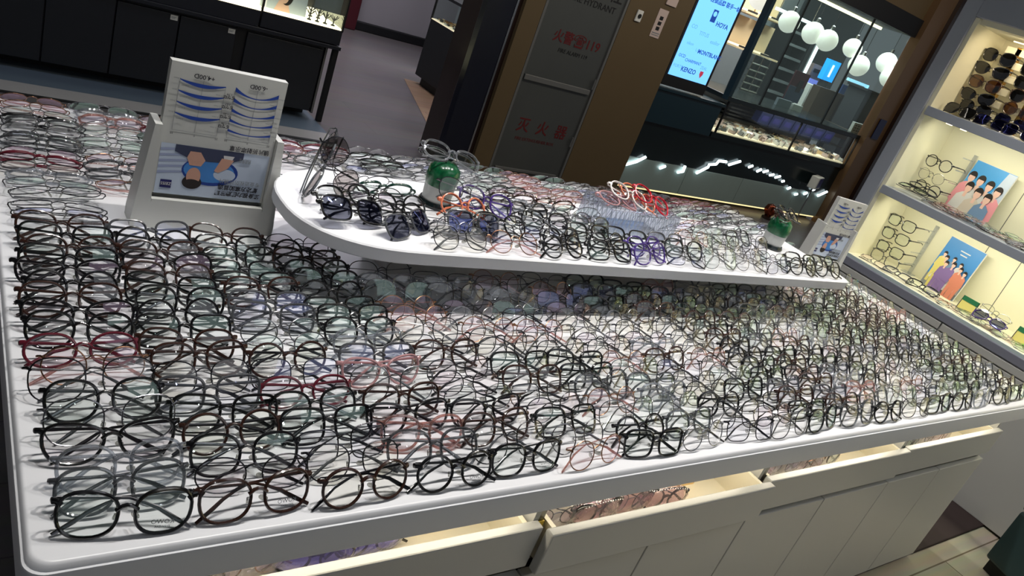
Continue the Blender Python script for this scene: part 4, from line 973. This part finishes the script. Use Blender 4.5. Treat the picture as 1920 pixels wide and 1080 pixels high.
# wall cabinet: round and square pairs on clear pegs, one pile on the middle shelf
for j, (k, z, y, lab) in enumerate(((0, .513, 1.69, 'black round eyeglasses on the top peg of the middle cabinet shelf'), (4, .448, 1.69, 'thin silver round eyeglasses on the second peg of the middle cabinet shelf'), (0, .392, 1.675, 'black round eyeglasses on the lowest peg of the middle cabinet shelf'),
                                    (1, .200, 1.665, 'black square eyeglasses on the top peg of the lowest cabinet shelf'), (1, .132, 1.66, 'black square eyeglasses on the second peg of the lowest cabinet shelf'), (1, .064, 1.65, 'black square eyeglasses on the third peg of the lowest cabinet shelf'), (12, .014, 1.65, 'clear grey eyeglasses on the bottom peg of the lowest cabinet shelf'))):
    sp_g(k, (3.685, y + (.02 if z > .3 else .05), z), (0, 0, -PI / 2 - .05), lab, True)
for j, (k, x, y, z, rr, lab) in enumerate(((13, 3.57, 1.70, .372, (-1.35, 0, -PI / 2), 'black eyeglasses lying at the frame end of the middle cabinet shelf'), (0, 3.58, 1.66, .388, (-1.3, .1, -PI / 2 + .3), 'black round eyeglasses lying on the first pair on the middle shelf'), (6, 3.56, 1.55, .005, (-1.2, 0, -PI / 2), 'smoky eyeglasses lying before the group poster on the lowest shelf'),
                                           (1, 3.555, 1.42, .008, (-1.1, 0, -PI / 2 + .1), 'black eyeglasses lying in front of the lowest poster'), (3, 3.56, 1.68, .0, (-1.25, 0, -PI / 2 - .1), 'thin gunmetal eyeglasses at the frame end of the lowest cabinet shelf'))):
    sp_g(k, (x, y, z + .008), rr, lab)
tt_ = put_glasses(23, (3.60, 1.13, .028), (-1.0, 0, -PI / 2), 'blue folded eyeglasses under a clear stand on the lowest cabinet shelf', None, False, lens_blue); special.append(tt_)
special.append(put_glasses(4, (3.63, 1.13, .055), (-.9, .1, -PI / 2 + .1), 'thin silver eyeglasses resting above the blue folded pair on the lowest shelf', None))
# sunglasses
SUN = [(0, 0, 1.012, 1.715, 13, lens_dark, 'black rounded sunglasses, top pair on the first gold stand'), (0, 1, .952, 1.715, 9, lens_dark, 'black upswept sunglasses, second pair on the first gold stand'), (0, 2, .893, 1.71, 2, lens_brown, 'brown sunglasses with amber lenses, third pair on the first gold stand'), (0, 3, .833, 1.71, 9, lens_dark, 'black upswept sunglasses, fourth pair on the first gold stand'), (0, 4, .785, 1.69, 13, lens_dark, 'black rounded sunglasses, fifth pair on the first gold stand'),
       (1, 0, 1.0, 1.535, 1, lens_dark, 'black square sunglasses, top pair on the second gold stand'), (1, 1, .945, 1.53, 1, lens_dark, 'black square sunglasses, second pair on the second gold stand'), (1, 2, .89, 1.52, 2, lens_dark, 'dark brown sunglasses, third pair on the second gold stand'), (1, 3, .835, 1.52, 16, lens_brown, 'brown round sunglasses, fourth pair on the second gold stand'), (1, 4, .78, 1.52, 1, lens_navy, 'blue mirrored sunglasses, lowest pair on the second gold stand')]
for (c, r, z, y, k, l, lab) in SUN:
    put_glasses(k, (3.672, y, z), (0, 0, -PI / 2 + .05), lab, 'sunglasses on the gold stands', True, l, 'sunglasses', 'sunglasses')
for j, (y, k, l, lab) in enumerate(((1.70, 1, lens_dark, 'black square sunglasses lying on the top shelf at the frame end'), (1.56, 1, lens_navy, 'blue lensed sunglasses lying second on the top shelf'), (1.43, 13, lens_navy, 'blue lensed sunglasses lying third on the top shelf'), (1.30, 9, lens_navy, 'blue lensed upswept sunglasses lying fourth on the top shelf'))):
    rx = -.5
    put_glasses(k, (3.575 + .01 * (j % 2), y, .7285 - minz(k, rx)), (rx, 0, -PI / 2 + .1 * (j - 1)), lab, 'sunglasses lying on the top shelf', False, l, 'sunglasses', 'sunglasses')

spots.sort(key=lambda s: s[0])
NIND = 300 - len(special)
for d, k, p, rot, lab, grp, txt in spots[:NIND]:
    put_glasses(k, p, rot, lab, grp, text=txt)
# the rest of the eyeglasses, too many to list one by one
big = {}
V_, F_, MI, MATL = [], [], [], []
def rest_add(k, p, rot):
    global off_
    M = Matrix.Translation(p) @ Euler(rot, 'XYZ').to_matrix().to_4x4(); Mn = np.array(M)
    for nm, m in variant(k, True):
        a = np.array(m.v); a = a @ Mn[:3, :3].T + Mn[:3, 3]
        o = sum(len(q) for q in V_) if not V_ else rest_add.n
        for f, mi in zip(m.f, m.m):
            F_.append(tuple(i + rest_add.n for i in f)); mt = m.mats[mi]
            if mt not in MATL: MATL.append(mt)
            MI.append(MATL.index(mt))
        V_.append(a); rest_add.n += len(a)
rest_add.n = 0
for d, k, p, rot, lab, grp, txt in spots[NIND:]: rest_add(k, p, rot)
# flat piles on the two lower cabinet shelves belong to the same crowd
for j in range(26):
    y = 1.60 - .028 * j; k = R.choice([4, 10, 20, 7, 17, 18, 14])
    rest_add(k, Vector((3.545 + R.uniform(0, .07), y, .3435 + .014 + R.uniform(0, .022))), (-1.45 + R.uniform(-.12, .12), R.uniform(-.1, .1), -PI / 2 + R.uniform(-.5, .5)))
for j in range(14):
    y = 1.36 - .05 * j; k = R.choice([4, 10, 20, 7, 17])
    rest_add(k, Vector((3.55 + R.uniform(0, .04), y, -.0115 + .012 + R.uniform(0, .008))), (-1.45 + R.uniform(-.1, .1), R.uniform(-.1, .1), -PI / 2 + R.uniform(-.5, .5)))
me = bpy.data.meshes.new('crowd'); me.from_pydata(np.concatenate(V_).tolist(), [], F_); me.update()
for m in MATL: me.materials.append(m)
me.polygons.foreach_set('material_index', MI); me.polygons.foreach_set('use_smooth', [True] * len(F_))
o = bpy.data.objects.new('eyeglasses_crowd', me); COL.objects.link(o)
tag(o, 'remaining rows of eyeglasses at the back of the worktop and on the cabinet shelves', 'eyeglasses', None, 'stuff')
print('LONG', [o['label'] for o in COL.objects if 'label' in o and len(o['label'].replace(',', '').split()) > 16])
print('GLASSES', len(spots), 'individual', NIND, 'special', len(special))

# ------------------------------------------------------------------ sleeved eyeglasses in the drawers
PC = 0
words_ = ['smoky clear', 'bluish', 'pinkish']
for i in range(4):
    a, b = divs[i], divs[i + 1]
    ids = [0, 1, 2, 3]
    for j in ids:
        x = a + .085 + j * .098 + .004 * i; y = .66 - opened[i] + .075
        if x > b - .22: continue
        fm_, wn = [(film, 'clear'), (film_b, 'bluish'), (film_p, 'pinkish')][(0 if i in (0, 3) and j != 3 and j != 2 else (1 if (i, j) in ((0, 2), (0, 3)) else (2 if i == 1 and j else 0)))]
        for lay in range(2):
            t = thing('sleeved_eyeglasses', (x, y + .06 * lay + .01 * ((i + j) % 2), -.199 + .02 * 0), 'eyeglasses in %s film sleeve, %s in the %s drawer from aisle, %s' % (wn, ORD[j], ORD[i], ['front row', 'back row'][lay]), 'sleeved eyeglasses', 'sleeved eyeglasses in the drawers', rot=(.0, 0, R.uniform(-.12, .12)))
            m = MB(); n_ = 16; rings = []
            for q in range(n_ + 1):
                xx = -.07 + .14 * q / n_; e_ = max(.12, (1 - abs(2 * q / n_ - 1) ** 3)); wv = .0022 * math.sin(q * 2.4 + j)
                rings.append([(xx, .022 * e_ * math.cos(2 * PI * s / 12), .034 + wv + (.033) * e_ * math.sin(2 * PI * s / 12) * .95) for s in range(12)])
            m.loft(rings, fm_); m.build('film_sleeve', t, smooth=True)
            k = R.choice([0, 1, 3, 10, 13, 14, 16])
            for nm, mm in [(p_[0], p_[1]) for p_ in variant(k)]:
                if nm in ('nose_pad',): continue
                o = bpy.data.objects.new(nm, mm); COL.objects.link(o); o.parent = t; o.location = (0, -.008, .034); o.scale = (.96, .9, .96)
            m = MB()
            for q in range(15):
                m.lathe([(.0004, -.0014), (.0013, 0), (.0004, .0014)], pm('film_glint', (235, 235, 240), .1) if 'film_glint' not in MATS else MATS['film_glint'], 6, Matrix.Translation((-.05 + .0072 * q, -.012, .0655 - .00035 * (q - 7) ** 2 * .25)))
            m.build('glint_row', t)  # white beads imitate the dotted LED reflections on the sleeve

# ------------------------------------------------------------------ lights
def area(name, loc, rot, sx, sy, power, col=(255, 255, 255), spread=PI):
    d = bpy.data.lights.new(name, 'AREA'); d.shape = 'RECTANGLE'; d.size = sx; d.size_y = sy; d.energy = power; d.color = lin(col); d.spread = spread
    o = bpy.data.objects.new(name, d); COL.objects.link(o); o.location = loc; o.rotation_euler = rot; return o
def spot(name, loc, tgt, power, ang, blend=.5, size=.03, col=(255, 255, 255)):
    d = bpy.data.lights.new(name, 'SPOT'); d.energy = power; d.spot_size = ang; d.spot_blend = blend; d.shadow_soft_size = size; d.color = lin(col)
    o = bpy.data.objects.new(name, d); COL.objects.link(o); o.location = loc
    v = Vector(tgt) - Vector(loc); o.rotation_euler = v.to_track_quat('-Z', 'Y').to_euler(); return o
#LIGHTS
for x in (.3, .85, 1.4, 1.95, 2.5, 2.95):
    spot('table_downlight', (x, 1.22, 1.95), (x, 1.08, 0), 27 if x < .5 else 37, 1.5, .7, .035, (255, 250, 244))
for x in (.3, 1.1, 1.9, 2.7):
    spot('rear_downlight', (x, 1.78, 1.95), (x, 1.85, 0), 13, 1.0, .8, .035, (250, 250, 255))
spot('accent_downlight', (.55, 1.3, 1.95), (.32, 1.05, 0), 8, .6, .6, .03, (240, 250, 255))
for x in (-.7, .1, .9, 1.7, 2.5): spot('glint_spot', (x, -1.5, 1.85), (x + .4, .9, 0), 1.1, 1.2, .8, .022, (246, 248, 255))  # unseen spots added behind the camera for glints on the lenses
for z, p in ((.68, 4.6), (.297, 4.4), (1.09, 5.2)):
    area('cabinet_light', (3.58, .35, z), (0, -.45, 0), .03, 2.7, p, (255, 250, 222) if z < 1 else (255, 234, 196))
for z in (.68, .297):
    for y in (1.74, 1.68): spot('cabinet_spot', (3.62, y, z), (3.74, y - .01, z - .3), .35, 1.2, .8, .008, (255, 246, 205))
for i in range(4):
    area('drawer_light', ((divs[i] + divs[i + 1]) / 2, .70, -.066), (0, 0, 0), .6, .02, .32, (255, 244, 220))
area('store_light_and_fill', (6.5, 4.5, 2.15), (.75, 0, 0), 3.8, .5, 150, (232, 240, 240)); area('store_light_and_fill', (6.6, 5.6, 2.15), (0, 0, 0), 3.8, 2., 110, (232, 240, 240))  # the tilted one is an unseen fill added to brighten the goods' fronts
area('shop_light', (.3, 3.9, 2.1), (.5, 0, 0), 4, .8, 16, (225, 232, 250))
area('lobby_light', (3.2, 6.6, 2.15), (0, 0, 0), 2.5, 2., 60, (235, 232, 245))
area('aisle_fill', (4.6, 2.5, 2.1), (.9, 0, 0), 5, .8, 36, (255, 246, 232))  # unseen area fill added to brighten the pillar and window frame
area('front_light', (2.4, -.8, 2.15), (0, 0, 0), 3, 1.5, 10, (240, 246, 255))
area('case_light', (6.2, 4.26, .205), (.2, 0, 0), 2.0, .05, 3.0, (255, 248, 235))
area('far_case_light', (.3, 4.72, .34), (.3, 0, 0), 3.2, .05, 2.5, (255, 250, 235))

w = bpy.data.worlds.new('ambient'); scene.world = w; w.use_nodes = True
bg = w.node_tree.nodes['Background']; bg.inputs[0].default_value = (*lin((200, 206, 214)), 1); bg.inputs[1].default_value = .17

# ------------------------------------------------------------------ camera
cd = bpy.data.cameras.new('camera'); cam = bpy.data.objects.new('camera', cd); COL.objects.link(cam); scene.camera = cam
rt = Vector((0.7921834515158617, -0.5115514205312575, 0.3328070361288498)); dn = Vector((0.031757117824738196, -0.5100398273258179, -0.8595643431465245)); fw = Vector((0.6094562040145973, 0.6915016404130238, -0.3877997120862971))
M3 = Matrix((rt, -dn, -fw)).transposed()
cam.location = (0, 0, .72); cam.rotation_euler = M3.to_euler()
cd.sensor_width = 36; cd.lens = 1420 / 1920 * 36; cd.clip_start = .05; cd.clip_end = 60

# put the floor at height zero
for o in scene.objects:
    if o.parent is None: o.location.z += T

vs = scene.view_settings
vs.view_transform = 'Standard'; vs.look = 'None'; vs.gamma = 1; vs.use_curve_mapping = False; vs.exposure = 0.7
scene.cycles.transparent_max_bounces = 48; scene.cycles.max_bounces = 7; scene.cycles.diffuse_bounces = 3; scene.cycles.glossy_bounces = 3; scene.cycles.transmission_bounces = 4
scene.cycles.caustics_reflective = False; scene.cycles.caustics_refractive = False
scene.cycles.sample_clamp_indirect = 4
